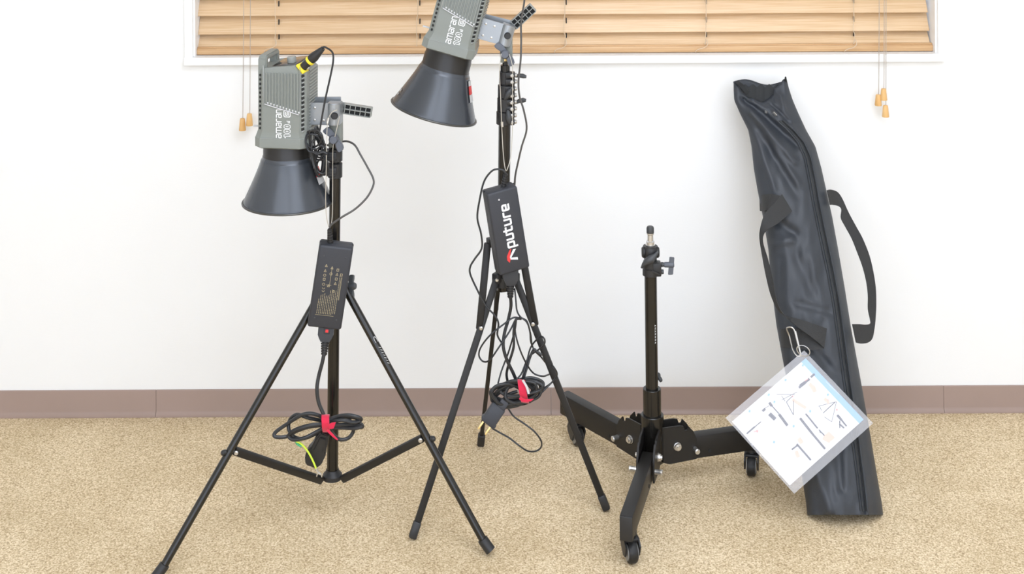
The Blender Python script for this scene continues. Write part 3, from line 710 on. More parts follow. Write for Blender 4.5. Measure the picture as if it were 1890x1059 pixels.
# ---------------------------------------------------------------- power adapters
def adapter(label, top, bot, wd, th, yaw, cable, printf):
    c = (top + bot) / 2; zz = (top - bot).normalized(); L = (top - bot).length
    xx = Vector((math.cos(R(yaw)), math.sin(R(yaw)), 0)); xx = (xx - zz * xx.dot(zz)).normalized(); yy = zz.cross(xx)
    X = frame(c, xx, yy, zz)
    t = thing('power_adapter', label, 'power adapter', bot, 'black power adapters')
    mb = MB(X); mb.box((0, 0, 0), (wd, th, L), bev=.0045, seg=3); cs = obj('case', mb, M['adapter'], t)
    obj('case_seam', MB(X).box((0, th * .1, 0), (wd + .0006, .0008, L + .0006), bev=.0003, seg=1), M['black'], t)
    printf(X, wd, th, L, t, cs)
    return t, X, L
def print_gold(X, wd, th, L, t, cs):
    F0 = X @ frame(Vector((0, -th / 2 - .0003, 0)), (0, 0, 1), (-1, 0, 0), (0, -1, 0))   # x up, y left
    mb = MB(); rnd_ = random.Random(3)
    for k in range(11):                         # lines of tiny rating text, reading upwards
        y = .0185 - k * .0034; x0 = -.052; x1 = x0 + (.040 - .004 * abs(k - 3) if k < 6 else .048 if k < 10 else .076)
        if k > 8: x0 += 0.002
        x = x0
        while x < x1: ww = rnd_.uniform(.0016, .0055); mb.stroke([(x, y), (x + ww, y)], .0009, F0); x += ww + .0018
    for (x, y) in ((.006, .0135), (.016, .0138), (.024, .0140), (.033, .0142), (.043, .0135), (.004, .004), (.028, .0025), (.040, .002), (-.006, -.007), (.010, -.0085), (.019, -.009), (.028, -.0092), (.037, -.0095), (.028, -.0175)):
        k = rnd_.randint(0, 2)
        if k == 0: mb.stroke([(x + .0024 * math.cos(R(a)), y + .0024 * math.sin(R(a))) for a in range(0, 360, 45)], .0008, F0, closed=True)
        elif k == 1: mb.stroke([(x - .002, y - .002), (x + .0025, y), (x - .002, y + .002)], .0009, F0, closed=True)
        else: mb.stroke([(x - .0022, y - .0018), (x + .0022, y - .0018), (x + .0022, y + .0018), (x - .0022, y + .0018)], .0009, F0, closed=True)
    for (x, y) in ((-.0008, .0125),):
        for q in (0, -.0055): mb.stroke([(x + q + .0022 * math.cos(R(a)), y + .0022 * math.sin(R(a))) for a in range(90, 280, 30)], .0008, F0)
    for dy in (-.0165, -.0150): mb.stroke([(-.022, dy - .003), (.023, dy - .003)], .0006, F0)
    mb.stroke([(.002, .002), (.040, .002)], .0007, F0); mb.stroke([(-.055, .021), (-.055, -.014)], .0006, F0); mb.stroke([(.0055, .0085), (.0055, -.001)], .0008, F0)
    obj('rating_print', mb, M['ink2'], t)
    mb = MB(X)
    for a in (-.021, .021):
        for b in (-.062, .062): bolt(mb, Vector((a, -th / 2 + .0001, b)), (0, -1, 0), .0016, .001)
    objs('case_screw', mb, M['knob'], t)
def print_logo(X, wd, th, L, t, cs):
    F0 = X @ frame(Vector((0, -th / 2 - .0003, 0)), (0, 0, 1), (-1, 0, 0), (0, -1, 0)) @ RZ(0)
    s = .0127; mb = MB(); x0 = -.061; base = -.0072
    A = F0 @ TR(x0, base, 0)
    # the first letter: two strokes meeting high, a red flash over the far side
    mb.add([(0, -.2 * s, 0), (.42 * s, -.2 * s, 0), (.62 * s, .95 * s, 0), (.38 * s, 1.12 * s, 0)], [[0, 1, 2, 3]], A)
    mb.add([(.48 * s, .95 * s, 0), (.60 * s, 1.18 * s, 0), (1.85 * s, .32 * s, 0), (1.78 * s, -.15 * s, 0)], [[0, 1, 2, 3]], A)
    word(mb, 'puture', A @ TR(2.25 * s, 0, 0), s * 1.0, .0038, gap=.46)
    mb.stroke([(x0 + .1275 + .0013 * math.cos(R(a)), base + s * 1.32 + .0013 * math.sin(R(a))) for a in range(0, 360, 60)], .0009, F0, closed=True)
    obj('logo_print', mb, M['ink'], t)
    mb = MB(); mb.add([(-.12 * s, 1.22 * s, .0001), (.38 * s, .98 * s, .0001), (.66 * s, 1.05 * s, .0001), (2.05 * s, .62 * s, .0001), (1.75 * s, 1.02 * s, .0001), (1.0 * s, 1.5 * s, .0001), (.35 * s, 1.55 * s, .0001)], [[0, 1, 2, 3, 4, 5, 6]], A)
    obj('logo_flash', mb, M['redink'], t)
A1, AX1, AL1 = adapter('black power adapter with pale gold rating print, hanging on the left stand', P(621.5, 449, 2.505), P(599, 599, 2.515), .0655, .034, 5, None, print_gold)
A2, AX2, AL2 = adapter('black power adapter with large white lettering, hanging on the narrow stand', P(921.5, 346, 2.575), P(945.5, 496, 2.585), .0640, .036, 19, None, print_logo)
def relief(mb, p0, p1, r0, r1, n=6):
    for i in range(n):
        f = i / n; a = Vector(p0).lerp(Vector(p1), f); b = Vector(p0).lerp(Vector(p1), f + .62 / n); rr = r0 + (r1 - r0) * f
        mb.cyl(a, b, rr, rr * .95, n=14)
    mb.cyl(p0, p1, r0 * .75, r1 * .75, n=12)
# strain reliefs + low-voltage cable
mb = MB(); relief(mb, AX1 @ Vector((-.012, 0, AL1 / 2 - .002)), P(608, 422, 2.50), .0062, .0042); obj('strain_relief', mb, M['black'], A1)
mb = MB(); relief(mb, AX2 @ Vector((.008, 0, AL2 / 2 - .002)), P(934, 320, 2.575), .0062, .0042); obj('strain_relief', mb, M['black'], A2)
def plug_on(XS, t, tail):
    mb = MB(XS); mb.cyl((0, 0, .002), (0, 0, .020), .0082, n=20); mb.lathe([(.0088, .024), (.0095, .026), (.0098, .034), (.0062, .052), (.0045, .060)], 20); o = obj('dc_plug', mb, M['black'], t)
    obj('plug_ring', MB(XS).lathe([(.0096, .0195), (.0100, .0205), (.0100, .0240), (.0096, .025)], 20), M['yellow'], o)
    obj('plug_latch', MB(XS).box((-.002, -.0086, .010), (.003, .002, .006), bev=.0005), M['steel'], o)
    return XS @ Vector((0, 0, .058))
e1 = plug_on(XS1, A1, None); e2 = plug_on(XS2, A2, None)
dx1 = (XS1.to_3x3() @ Vector((0, 0, 1))).normalized(); dx2 = (XS2.to_3x3() @ Vector((0, 0, 1))).normalized()
pts = [e1, e1 + dx1 * .006] + PATHD([(613, 96), (615, 112), (610, 140), (600, 185), (591, 235), (588, 252)], 2.515)
obj('dc_cable', MB().tube(catmull(pts, 6), .0019, 8), M['cable'], A1)
pts = PATHD([(608, 420, 2.50), (613, 413, 2.50), (632, 400, 2.50), (655, 386, 2.51), (676, 366, 2.52), (688, 345, 2.53), (689, 330, 2.54), (678, 308, 2.55), (665, 285, 2.56), (655, 268, 2.57), (642, 261, 2.58), (628, 262, 2.585), (606, 268, 2.57), (592, 262, 2.535)], 2.5)
obj('dc_cable', MB().tube(catmull(pts, 6), .0020, 8), M['cableg'], A1)
# cable bundle hanging beside the left lamp
rb = random.Random(5)
def loop(cx, cy, rx, ry, rot, d, seed, jit=.10, n=10):
    q = random.Random(seed); out = []
    for k in range(n):
        a = 2 * math.pi * k / n; r_ = 1 + q.uniform(-jit, jit); x = rx * math.cos(a) * r_; y = ry * math.sin(a) * r_
        out.append(P(cx + x * math.cos(R(rot)) - y * math.sin(R(rot)), cy + x * math.sin(R(rot)) + y * math.cos(R(rot)), d + .008 * math.sin(a * 1 + seed) + q.uniform(-.002, .002)))
    return catmull(out, 5, True)
mb = MB()
for k, a in enumerate([(580, 262, 17, 20, -20), (581, 258, 15, 17, 0), (583, 266, 15, 24, -25), (579, 255, 16, 15, 10), (585, 262, 11, 24, -25), (586, 285, 9, 38, -14), (588, 292, 12, 34, -8), (592, 304, 12, 18, -10), (590, 300, 8, 24, 5), (596, 308, 11, 15, 0), (584, 272, 14, 28, -30), (588, 278, 7, 40, -5)]):
    mb.tube(loop(a[0], a[1], a[2], a[3], a[4], 2.515 + .004 * (k % 3), 40 + k), .0019, 7, closed=True)
mb.tube(catmull(PATHD([(592, 268), (600, 272), (607, 278)], 2.505), 5), .0019, 7)
mb.tube(catmull(PATHD([(578, 280), (586, 284), (596, 280), (604, 284)], 2.495), 5), .0024, 7)
obj('cable_bundle', mb, M['cable'], A1)
# adapter 2 cable
pts = PATHD([(934, 322), (930, 315), (918, 312), (906, 317), (893, 336), (885, 370), (881, 402), (888, 432), (889, 458), (876, 478), (868, 492), (868, 506), (880, 533), (896, 563), (914, 583), (920, 598), (918, 618), (927, 634)], 2.575)
obj('dc_cable', MB().tube(catmull(pts, 6), .0019, 8), M['cable'], A2)
mb = MB()
tang = [
 [(950, 532, 2.59), (952, 552), (954, 572), (960, 584), (972, 594), (978, 612), (980, 632), (988, 648), (998, 658, 2.60), (1006, 668, 2.64)],
 [(962, 588), (948, 586), (930, 598), (905, 618), (888, 640), (884, 656), (892, 667), (904, 664), (920, 642), (940, 612), (950, 592)],
 [(952, 590), (951, 612), (958, 640), (970, 668), (984, 688), (1000, 694), (1010, 692, 2.61), (1019, 688, 2.64)],
 [(958, 586), (972, 592), (979, 615), (983, 640), (995, 655, 2.60), (1004, 664, 2.64)],
 [(960, 712), (966, 690), (972, 668), (980, 640), (996, 622), (1004, 624), (1005, 634), (994, 645), (975, 660), (962, 690), (950, 702)],
 [(919, 708), (925, 686), (934, 662), (940, 645), (950, 610), (953, 590)],
 [(1004, 716), (1018, 706), (1028, 692), (1024, 680), (1014, 668, 2.64)],
 [(937, 752), (948, 768), (968, 782), (986, 796), (998, 812), (999, 824), (990, 832), (974, 832), (958, 822), (940, 808), (922, 798), (908, 790)],
 [(950, 748), (968, 746), (985, 738), (1002, 722), (1018, 706)]]
for k, p in enumerate(tang): mb.tube(catmull([P(q[0], q[1], q[2] if len(q) > 2 else 2.57 + .008 * math.sin(i * 1.3 + k)) for i, q in enumerate(p)], 6), .0017, 7)
obj('tangled_cable', mb, M['cable'], A2)
pts = PATHD([(949, 350, 2.612), (951, 325, 2.605), (956, 300, 2.60), (963, 270, 2.59), (972, 238, 2.585), (967, 205, 2.58), (959, 178, 2.58), (957, 150, 2.58), (961, 110, 2.58), (962, 75, 2.585), (962, 40, 2.59), (968, 0, 2.59), (968, -30, 2.59)], 2.6)
pts = [AX2 @ Vector((.012, .03, -.03))] + pts + [(pts[-1] + e2 + dx2 * .05) / 2 + Vector((0, 0, .02)), e2 + dx2 * .012, e2]
obj('dc_cable', MB().tube(catmull(pts, 6), .0019, 8), M['cableg'], A2)

# hanging wires
t = thing('hanging_wire', 'thin steel safety wire looped from the left light to its adapter', 'wire', P(608, 420, 2.51))
obj('wire_loop', MB().tube(catmull(PATHD([(622, 203, 2.528), (612, 208, 2.525), (605, 224, 2.52), (603, 260, 2.50), (602, 320, 2.495), (601, 370, 2.495), (603, 402, 2.498), (608, 419, 2.503), (613, 402, 2.52), (614, 350, 2.53), (614, 300, 2.53), (615, 268, 2.528), (621, 240, 2.528), (627, 214, 2.528)], 2.5), 6), .0008, 6), M['wire'], t)
obj('wire_ferrule', MB().cyl(P(606, 218, 2.523), P(604, 228, 2.518), .0022, n=10), M['wire'], t)
t = thing('hanging_wire', 'thin steel safety wire looped from the tilted light to the lettered adapter', 'wire', P(935, 313, 2.59))
obj('wire_loop', MB().tube(catmull(PATHD([(925, 99, 2.60), (922, 130, 2.595), (924, 180, 2.59), (926, 230, 2.59), (929, 285, 2.585), (933, 313, 2.58), (937, 310, 2.585), (943, 285, 2.595), (946, 230, 2.60), (946, 170, 2.60), (946, 125, 2.60), (940, 100, 2.605)], 2.5), 6), .0008, 6), M['wire'], t)
obj('wire_ferrule', MB().cyl(P(926.5, 225, 2.588), P(927, 234, 2.588), .0024, n=10), M['wire'], t)

# ---------------------------------------------------------------- mains cords
def mains_plug_c13(t, p0, p1, yaw=0, switch=False):
    p0, p1 = Vector(p0), Vector(p1); zz = (p1 - p0).normalized(); L = (p1 - p0).length; xx = Vector((math.cos(R(yaw)), math.sin(R(yaw)), 0)); xx = (xx - zz * xx.dot(zz)).normalized(); yy = zz.cross(xx)
    X = frame(p0, xx, yy, zz); h = L * .42; mb = MB(X)
    rings = [(.0150, .009, -.004), (.0150, .009, h * .75), (.0125, .0088, h), (.0085, .0082, h * 1.3)]
    vs = []; fs = []
    for a, b, z_ in rings: vs += [(-a, -b, z_), (a, -b, z_), (a, b, z_), (-a, b, z_)]
    for i in range(len(rings) - 1):
        for k in range(4): fs.append([i * 4 + k, i * 4 + (k + 1) % 4, i * 4 + 4 + (k + 1) % 4, i * 4 + 4 + k])
    fs += [[3, 2, 1, 0], [12, 13, 14, 15]]; mb.add(vs, fs); o = obj('connector', mb, M['black'], t)
    mb = MB(); relief(mb, X @ Vector((0, 0, h * 1.2)), p1, .0088, .0056, 6); obj('strain_relief', mb, M['black'], t)
    if switch:
        s = obj('switch_frame', MB(X).box((.002, .0092, .010), (.0115, .0022, .011), bev=.0006), M['black'], t); obj('red_switch', MB(X).box((.002, .0102, .010), (.0058, .002, .0056), bev=.0005), M['redsw'], s)
b1 = AX1 @ Vector((.004, 0, -AL1 / 2))
c1 = thing('mains_lead', 'black mains cord with a green and yellow earth wire, coiled before the left pole', 'cable', P(602, 800, 2.50), 'coiled mains cords')
mains_plug_c13(c1, b1, P(598, 656, 2.50), 5, True)
mb = MB(); r_ = .0036
mb.tube(catmull(PATHD([(598, 652, 2.50), (595, 668, 2.498), (588, 695, 2.495), (585, 718, 2.49), (588, 742, 2.488), (597, 764, 2.486), (601, 776, 2.486)], 2.5), 6), r_, 10)
DB = 2.487
Ls = [([(603, 776), (594, 769), (575, 763), (556, 766), (530, 782), (508, 798), (509, 806), (530, 805), (548, 795), (572, 787), (600, 784)], 0),
      ([(603, 774), (590, 775), (570, 771), (548, 765), (535, 775), (533, 792), (543, 806), (560, 809), (585, 799), (600, 790)], .008),
      ([(603, 780), (595, 782), (570, 785), (545, 793), (533, 803), (541, 811), (562, 808), (582, 798), (603, 786)], -.006),
      ([(600, 778), (620, 769), (642, 766), (662, 770), (666, 775), (652, 779), (630, 775), (600, 780)], -.004),
      ([(600, 786), (625, 785), (652, 787), (668, 788), (667, 783), (661, 781), (661, 773), (645, 769), (622, 773), (600, 782)], .006),
      ([(600, 783), (622, 776), (642, 774), (651, 784), (652, 796), (643, 808), (628, 811), (615, 802), (607, 790), (600, 785)], .010),
      ([(600, 788), (630, 789), (655, 790), (668, 786), (650, 783), (620, 784), (600, 784)], .0)]
for p, o_ in Ls: mb.tube(catmull([P(x, y, DB + o_ + .004 * math.sin(i * 1.9)) for i, (x, y) in enumerate(p)], 6), r_, 10)
obj('cord', mb, M['cable'], c1)
pa, pb_ = P(601, 796, 2.492), P(575, 856, 2.500); zz = (pb_ - pa).normalized(); xx = Vector((0, 0, 1)).cross(Vector((0, 1, 0))); xx = Vector((1, 0, 0)); xx = (xx - zz * xx.dot(zz)).normalized()
X = frame(pa, xx, zz.cross(xx), zz); L = (pb_ - pa).length
mb = MB(X)
mb.prism([(-.008, 0), (.008, 0), (.013, L * .28), (.0145, L * .48), (.0175, L * .54), (.0170, L * .84), (.010, L), (-.011, L), (-.0185, L * .80), (-.0180, L * .56), (-.0145, L * .50), (-.013, L * .22)], .020, frame(Vector((0, .010, 0)), (1, 0, 0), (0, 0, 1), (0, -1, 0)), bev=.002)
mb.prism([(-.006, L * .1), (.006, L * .1), (.008, L * .52), (-.008, L * .52)], .004, frame(Vector((0, .014, 0)), (1, 0, 0), (0, 0, 1), (0, -1, 0)), bev=.001)
obj('mains_plug', mb, M['black'], c1)
ew = PATHD([(546, 814), (556, 819), (566, 830), (574, 843), (580, 856), (584, 866)], 2.480)
cw_ = catmull(ew, 8)
obj('earth_wire', MB().tube(cw_, .0019, 8), M['lime'], c1, label='yellow-green earth wire')
gs = PATHD([(546, 814.5), (550, 820), (557, 823)], 2.4815); obj('wire_sleeve', MB().tube(catmull(gs, 5), .0024, 8), M['green'], c1, label='green end of the earth wire')
a, b = P(583, 864, 2.480), P(588, 874, 2.480)
mb = MB(); mb.cyl(a, b, .0024, .0018, n=10); mb.tube(catmull(PATHD([(584.5, 879), (586, 874), (590, 872.5), (593, 876), (594, 880)], 2.480), 5), .0012, 8); obj('fork_terminal', mb, M['steel'], c1)
def tie(label, cx, cy, w_, h_, d0, d1, tailpts, tilt, stripe=False):
    # a hook-and-loop band wrapped round the coil
    N = 26; A = []; B = []
    for k in range(N + 1):
        a = 2 * math.pi * k / N; dd = (d0 + d1) / 2 - (d1 - d0) / 2 * math.cos(a); y = h_ * math.sin(a)
        xo = tilt * math.sin(a) - 1.2 * math.cos(a)
        A.append(P(cx - w_ / 2 + xo, cy + y, dd)); B.append(P(cx + w_ / 2 + xo, cy + y + (1.5 if stripe else 0), dd))
    t = thing('cable_tie', label, 'cable tie', P(cx, cy + h_, d0), 'red cable ties')
    obj('band', MB().strip(A, B, .0016, 2), M['red'], t)
    obj('tail', MB().strip(PATHD(tailpts[0], d0 - .003), PATHD(tailpts[1], d0 - .003), .0016), M['red'], t)
    if stripe: obj('stitching', MB().strip(PATHD([(963, 702), (970, 714), (974, 727)], d0 - .0045), PATHD([(966.5, 700.5), (974, 713), (978, 726)], d0 - .0045), .0012), M['ink_hl'], t)
    return t
tie('red fabric tie around the cord coiled before the left pole', 602, 781, 14, 16, 2.468, 2.508, ([(602, 794), (611, 803), (622, 812)], [(606, 792), (615, 801), (624, 811)]), 1)
mb = MB().strip(PATHD([(607, 783), (612, 780), (620, 779)], 2.470), PATHD([(607, 791), (612, 791), (616, 790)], 2.470), .0016); 
o = bpy.data.objects['cable_tie']; obj('tail', mb, M['red'], o)
c2_ = thing('mains_lead', 'black mains cord with a two-pin plug, coiled between the narrow stand legs', 'cable', P(945, 800, 2.56), 'coiled mains cords')
b2 = AX2 @ Vector((-.004, 0, -AL2 / 2))
mains_plug_c13(c2_, b2, P(942, 550, 2.575), 8)
mb = MB()
cords = [[(942, 546), (943, 565), (938, 590), (931, 615), (929, 640), (936, 665), (948, 690), (955, 708)],
         [(962, 588), (952, 590), (948, 612), (948, 640), (940, 668), (935, 690), (938, 708)],
         [(955, 712), (965, 700), (972, 680), (978, 660), (985, 645), (990, 648), (1000, 655)]]
for k, p in enumerate(cords): mb.tube(catmull([P(x, y, 2.572 + .006 * math.sin(i + k * 2)) for i, (x, y) in enumerate(p)], 6), .0033 if k == 0 else .0026, 10)
for k, a in enumerate([(948, 724, 44, 20, -10), (945, 722, 38, 16, -4), (955, 722, 45, 17, -14), (938, 728, 30, 20, 8), (968, 720, 36, 22, -20), (950, 730, 40, 18, -18), (960, 716, 40, 14, -6)]):
    mb.tube(loop(a[0], a[1], a[2], a[3], a[4], 2.555 + .006 * (k % 3), 80 + k, .06, 12), .0033, 10, closed=True)
mb.tube(catmull(PATHD([(925, 746), (935, 730), (955, 722)], 2.57), 5), .0033, 10)
obj('cord', mb, M['cable'], c2_)
pa, pb_ = P(922, 748, 2.560), P(899, 782, 2.552); zz = (pb_ - pa).normalized(); xx = Vector((1, 0, 0)); xx = (xx - zz * xx.dot(zz)).normalized(); X = frame(pa, xx, zz.cross(xx), zz); L = (pb_ - pa).length
mb = MB(X); mb.box((0, 0, L / 2), (.030, .019, L), bev=.0035); mb.box((0, -.002, L * .86), (.033, .022, .007), bev=.002); mb.box((.004, .002, -.006), (.018, .016, .018), bev=.003)
pg = obj('mains_plug', mb, M['adapter'], c2_)
mb = MB(X)
for sx in (-.0085, .0085): mb.box((sx, 0, L + .008), (.0036, .0015, .020), bev=.0004)
objs('plug_pin', mb, M['brass'], pg)
tie('red fabric tie with a white stripe around the cord between the narrow legs', 966, 721, 14, 21, 2.532, 2.575, ([(958, 736), (966, 741), (980, 740)], [(961, 731), (968, 736), (985, 736)]), 3.5, True)

# ---------------------------------------------------------------- black carrying bag
KB = .772 / .37; DB0 = 2.56
def bagd(y): return (H + KB * DB0) / (KB + (y - YH) / F)
SEC = [(150, 1354, 1452, .030), (165, 1354, 1456, .036), (185, 1355, 1463, .045), (210, 1366, 1474, .052), (240, 1381, 1488, .060), (270, 1387, 1505, .066), (310, 1391, 1516, .070), (350, 1398, 1525, .074),
       (400, 1408, 1536, .078), (460, 1418, 1547, .080), (530, 1424, 1559, .084), (600, 1433, 1570, .086), (660, 1444, 1581, .088), (720, 1456, 1592, .090), (800, 1468, 1606, .094), (878, 1480, 1619, .098), (930, 1488, 1628, .098), (950, 1490, 1630, .092)]
def sec(y):
    for a, b in zip(SEC[:-1], SEC[1:]):
        if a[0] <= y <= b[0]:
            t = (y - a[0]) / (b[0] - a[0]); return [a[i] + (b[i] - a[i]) * t for i in range(1, 4)]
    return list(SEC[-1][1:])
ZIP = [(205, 1421), (222, 1440), (240, 1460), (262, 1478), (290, 1491), (330, 1499), (370, 1506), (430, 1518), (500, 1533), (560, 1544), (640, 1555), (700, 1563), (780, 1575), (878, 1588), (950, 1596)]
def zipx(y):
    if y < ZIP[0][0]: return ZIP[0][1]
    for a, b in zip(ZIP[:-1], ZIP[1:]):
        if a[0] <= y <= b[0]: return a[1] + (b[1] - a[1]) * (y - a[0]) / (b[0] - a[0])
    return ZIP[-1][1]
# fold lines: (x0,y0,x1,y1,width px,depth m)
FOLDS = [(1372, 178, 1470, 268, 7, .014), (1385, 205, 1468, 300, 6, -.010), (1392, 250, 1430, 350, 6, -.006), (1400, 240, 1470, 360, 8, .006), (1425, 190, 1455, 225, 4, .009), (1445, 222, 1482, 226, 4, .005), (1425, 400, 1475, 438, 9, .009), (1430, 450, 1475, 438, 8, -.007),
         (1415, 250, 1475, 340, 6, -.006), (1440, 480, 1445, 600, 9, .006), (1500, 480, 1520, 580, 10, -.005), (1470, 560, 1530, 575, 7, .005), (1495, 640, 1545, 690, 9, .006), (1470, 470, 1500, 540, 10, .005), (1540, 760, 1552, 900, 8, .006), (1505, 860, 1530, 940, 9, -.006), (1440, 170, 1448, 200, 3, -.006)]
def fold(x, y):
    s = 0
    for x0, y0, x1, y1, wd, dp in FOLDS:
        dx, dy = x1 - x0, y1 - y0; L2 = dx * dx + dy * dy; t = ((x - x0) * dx + (y - y0) * dy) / L2; tc = min(1, max(0, t))
        dist = math.hypot(x - x0 - dx * tc, y - y0 - dy * tc); s += dp * math.exp(-(dist / wd) ** 2)
    return s
def front(x, y):   # world point on the bag front at pixel x, y
    xl, xr, th = sec(y); d = bagd(y)
    u = max(-1, min(1, (x - (xl + xr) / 2) / ((xr - xl) / 2))); e = th / 2 * (1 - abs(u) ** 2.6) ** .62
    z_ = zipx(y); dz = x - z_
    e += -.0035 * math.exp(-(dz / 3.0) ** 2) if y > 200 else 0
    e += (.0025 if dz > 3 else 0) * math.exp(-((dz - 7) / 6) ** 2)
    edge = (1 - abs(u) ** 4)
    e += (noise.noise(Vector((x * .03, y * .012, 3))) * .008 + noise.noise(Vector((x * .08, y * .03, 9))) * .0025) * edge
    e -= fold(x, y) * edge
    return d - e
bag = thing('carrying_bag', 'long black nylon carrying bag leaning against the wall, open at the top', 'bag', G(1560, 950))
NU, NV = 56, 150; vs = []; fs = []
for i in range(NV + 1):
    y = 150 + 800 * (i / NV); xl, xr, th = sec(y)
    for k in range(2 * NU):
        if k <= NU:
            u = -math.cos(math.pi * k / NU); x = (xl + xr) / 2 + u * (xr - xl) / 2
            yy = y
            if y < 215:   # rim of the open mouth dips at the front
                w_ = (215 - y) / 65; dip = 36 * (1 - abs(u) ** 1.8) + 2.5 * math.sin(x * .22) + 6 * noise.noise(Vector((x * .1, 1, 2)))
                yy = y + max(-4, dip - (12 if u > .5 else 0)) * w_ * w_
            vs.append(P(x, yy, front(x, y) if abs(u) < 1 else bagd(y)))
        else:
            kk = 2 * NU - k; u = -math.cos(math.pi * kk / NU); x = (xl + xr) / 2 + u * (xr - xl) / 2; e = th / 2 * (1 - abs(u) ** 2.6) ** .62
            yy = y
            if y < 215: w_ = (215 - y) / 65; yy = y + 7 * math.sin((x - 1392) * .055) * (1 - u * u) * w_ * w_
            vs.append(P(x, yy, min(bagd(y) + e * .9, 2.985)))
n = 2 * NU
for i in range(NV):
    for k in range(n): fs.append([i * n + k, i * n + (k + 1) % n, (i + 1) * n + (k + 1) % n, (i + 1) * n + k])
fs.append([NV * n + k for k in range(n)])
vs = [Vector((v.x, v.y, max(v.z, .002))) for v in vs]
bo = obj('bag_body', MB().add(vs, fs), M['bag'], bag, sharp=80)
sm = bo.modifiers.new('cloth', 'SOLIDIFY'); sm.thickness = .0012; sm.offset = -1
def fp(x, y, off=.002): p = P(x, y, front(x, y)); return p + Vector((0, -off, 0))
# stiff fraying corners at the mouth
mb = MB(); mb.strip([fp(1356, 152, .004), fp(1366, 160, .007), fp(1376, 172, .01)], [fp(1362, 149, .004), fp(1374, 158, .007), fp(1381, 168, .01)], .003); mb.strip([P(1446, 150, 2.93), P(1448, 146, 2.925), P(1449, 143, 2.92)], [P(1453, 152, 2.93), P(1452, 147, 2.925), P(1451, 142, 2.92)], .003)
objs('frayed_hem', mb, M['bagin'], bag)
# gathered lining in the mouth
mb = MB(); A = []; B = []
for k in range(22):
    x = 1364 + k * 4.0; A.append(P(x, 158 + 3 * math.sin(k * 1.7), 2.930)); B.append(P(x, 196 + 3 * math.sin(k), 2.915))
mb.strip(A, B, .001, 2); obj('bag_lining', mb, M['bagin'], bag)
# zip
ys = list(range(222, 946, 8))
mb = MB(); mb.strip([fp(zipx(y) - 3.5, y, .0016) for y in ys], [fp(zipx(y) + 1, y, .0016) for y in ys], .0012, 1); obj('zip_tape', mb, M['zip'], bag)
mb = MB(); mb.tube([fp(zipx(y) + 3.6, y, .0012) for y in ys], .0016, 6); mb.tube([fp(zipx(y) - 7.5, y, .0008) for y in ys], .0008, 5); obj('zip_piping', mb, M['bagin'], bag)
ys2 = list(range(238, 946, 8)); mb = MB(); mb.strip([fp(zipx(y) + 4.5, y, .004) for y in ys2], [fp(zipx(y) + 7, y, .0035) for y in ys2], .0014, 1); obj('zip_flap', mb, M['bag'], bag)
obj('zip_pull', MB().strip([fp(1424, 207, .006), fp(1431, 213, .006)], [fp(1427, 205, .006), fp(1433, 211.5, .006)], .002), M['steel'], bag)
obj('zip_pull', MB().strip([fp(1411, 203, .006), fp(1415, 204, .006)], [fp(1411, 207, .006), fp(1415, 208, .006)], .002), M['steel'], bag)
# webbing handles: edge polylines (x, y, offset towards the camera)
def web(name, A, B, parent, th=.0016):
    f = lambda q: P(q[0], q[1], bagd(q[1]) - q[2])
    return obj(name, MB().strip([f(q) for q in A], [f(q) for q in B], th), M['web'], parent)
hl = web('handle', [(1402, 359, -.004), (1409, 359, .022), (1424, 358, .040), (1442, 362, .048)], [(1403, 389, -.004), (1410, 390, .022), (1416, 388, .040), (1424, 392, .048)], bag)
web('handle_loop', [(1443, 358, .052), (1432, 372, .056), (1420, 384, .060), (1410, 398, .064), (1404, 418, .064), (1402, 440, .062), (1408, 480, .062), (1415, 515, .060), (1423, 545, .060), (1436, 572, .060), (1452, 583, .064), (1475, 589, .066), (1500, 597, .066), (1526, 606, .060)],
    [(1462, 390, .050), (1448, 402, .058), (1436, 412, .064), (1426, 418, .070), (1412, 428, .072), (1408, 446, .068), (1418, 480, .068), (1426, 515, .068), (1431, 545, .068), (1440, 570, .070), (1458, 592, .074), (1478, 608, .074), (1500, 624, .072), (1521, 642, .062)], hl)
web('handle_band', [(1436, 607, -.004), (1445, 607, .026), (1464, 605, .046), (1490, 612, .056), (1522, 628, .060)], [(1441, 641, -.004), (1448, 642, .026), (1470, 643, .046), (1495, 646, .056), (1521, 643, .060)], hl)
hr = web('handle', [(1526, 351, .020), (1533, 350, .012), (1545, 354, .004), (1554, 366, .000), (1566, 392, .0), (1580, 418, .0), (1592, 440, .0), (1604, 470, .0), (1611, 498, .0), (1616, 530, .0), (1617, 560, .0), (1616, 585, .0), (1614, 605, .002), (1610, 624, .006), (1602, 632, .012), (1590, 634, .02), (1580, 632, .028)],
     [(1532, 378, .020), (1537, 378, .012), (1547, 380, .004), (1553, 386, .006), (1552, 402, .008), (1560, 418, .008), (1572, 440, .008), (1582, 465, .008), (1592, 492, .008), (1599, 520, .008), (1602, 545, .008), (1602, 570, .006), (1606, 590, .004), (1606, 597, .006), (1597, 599, .012), (1586, 598, .02), (1573, 598, .028)], bag)

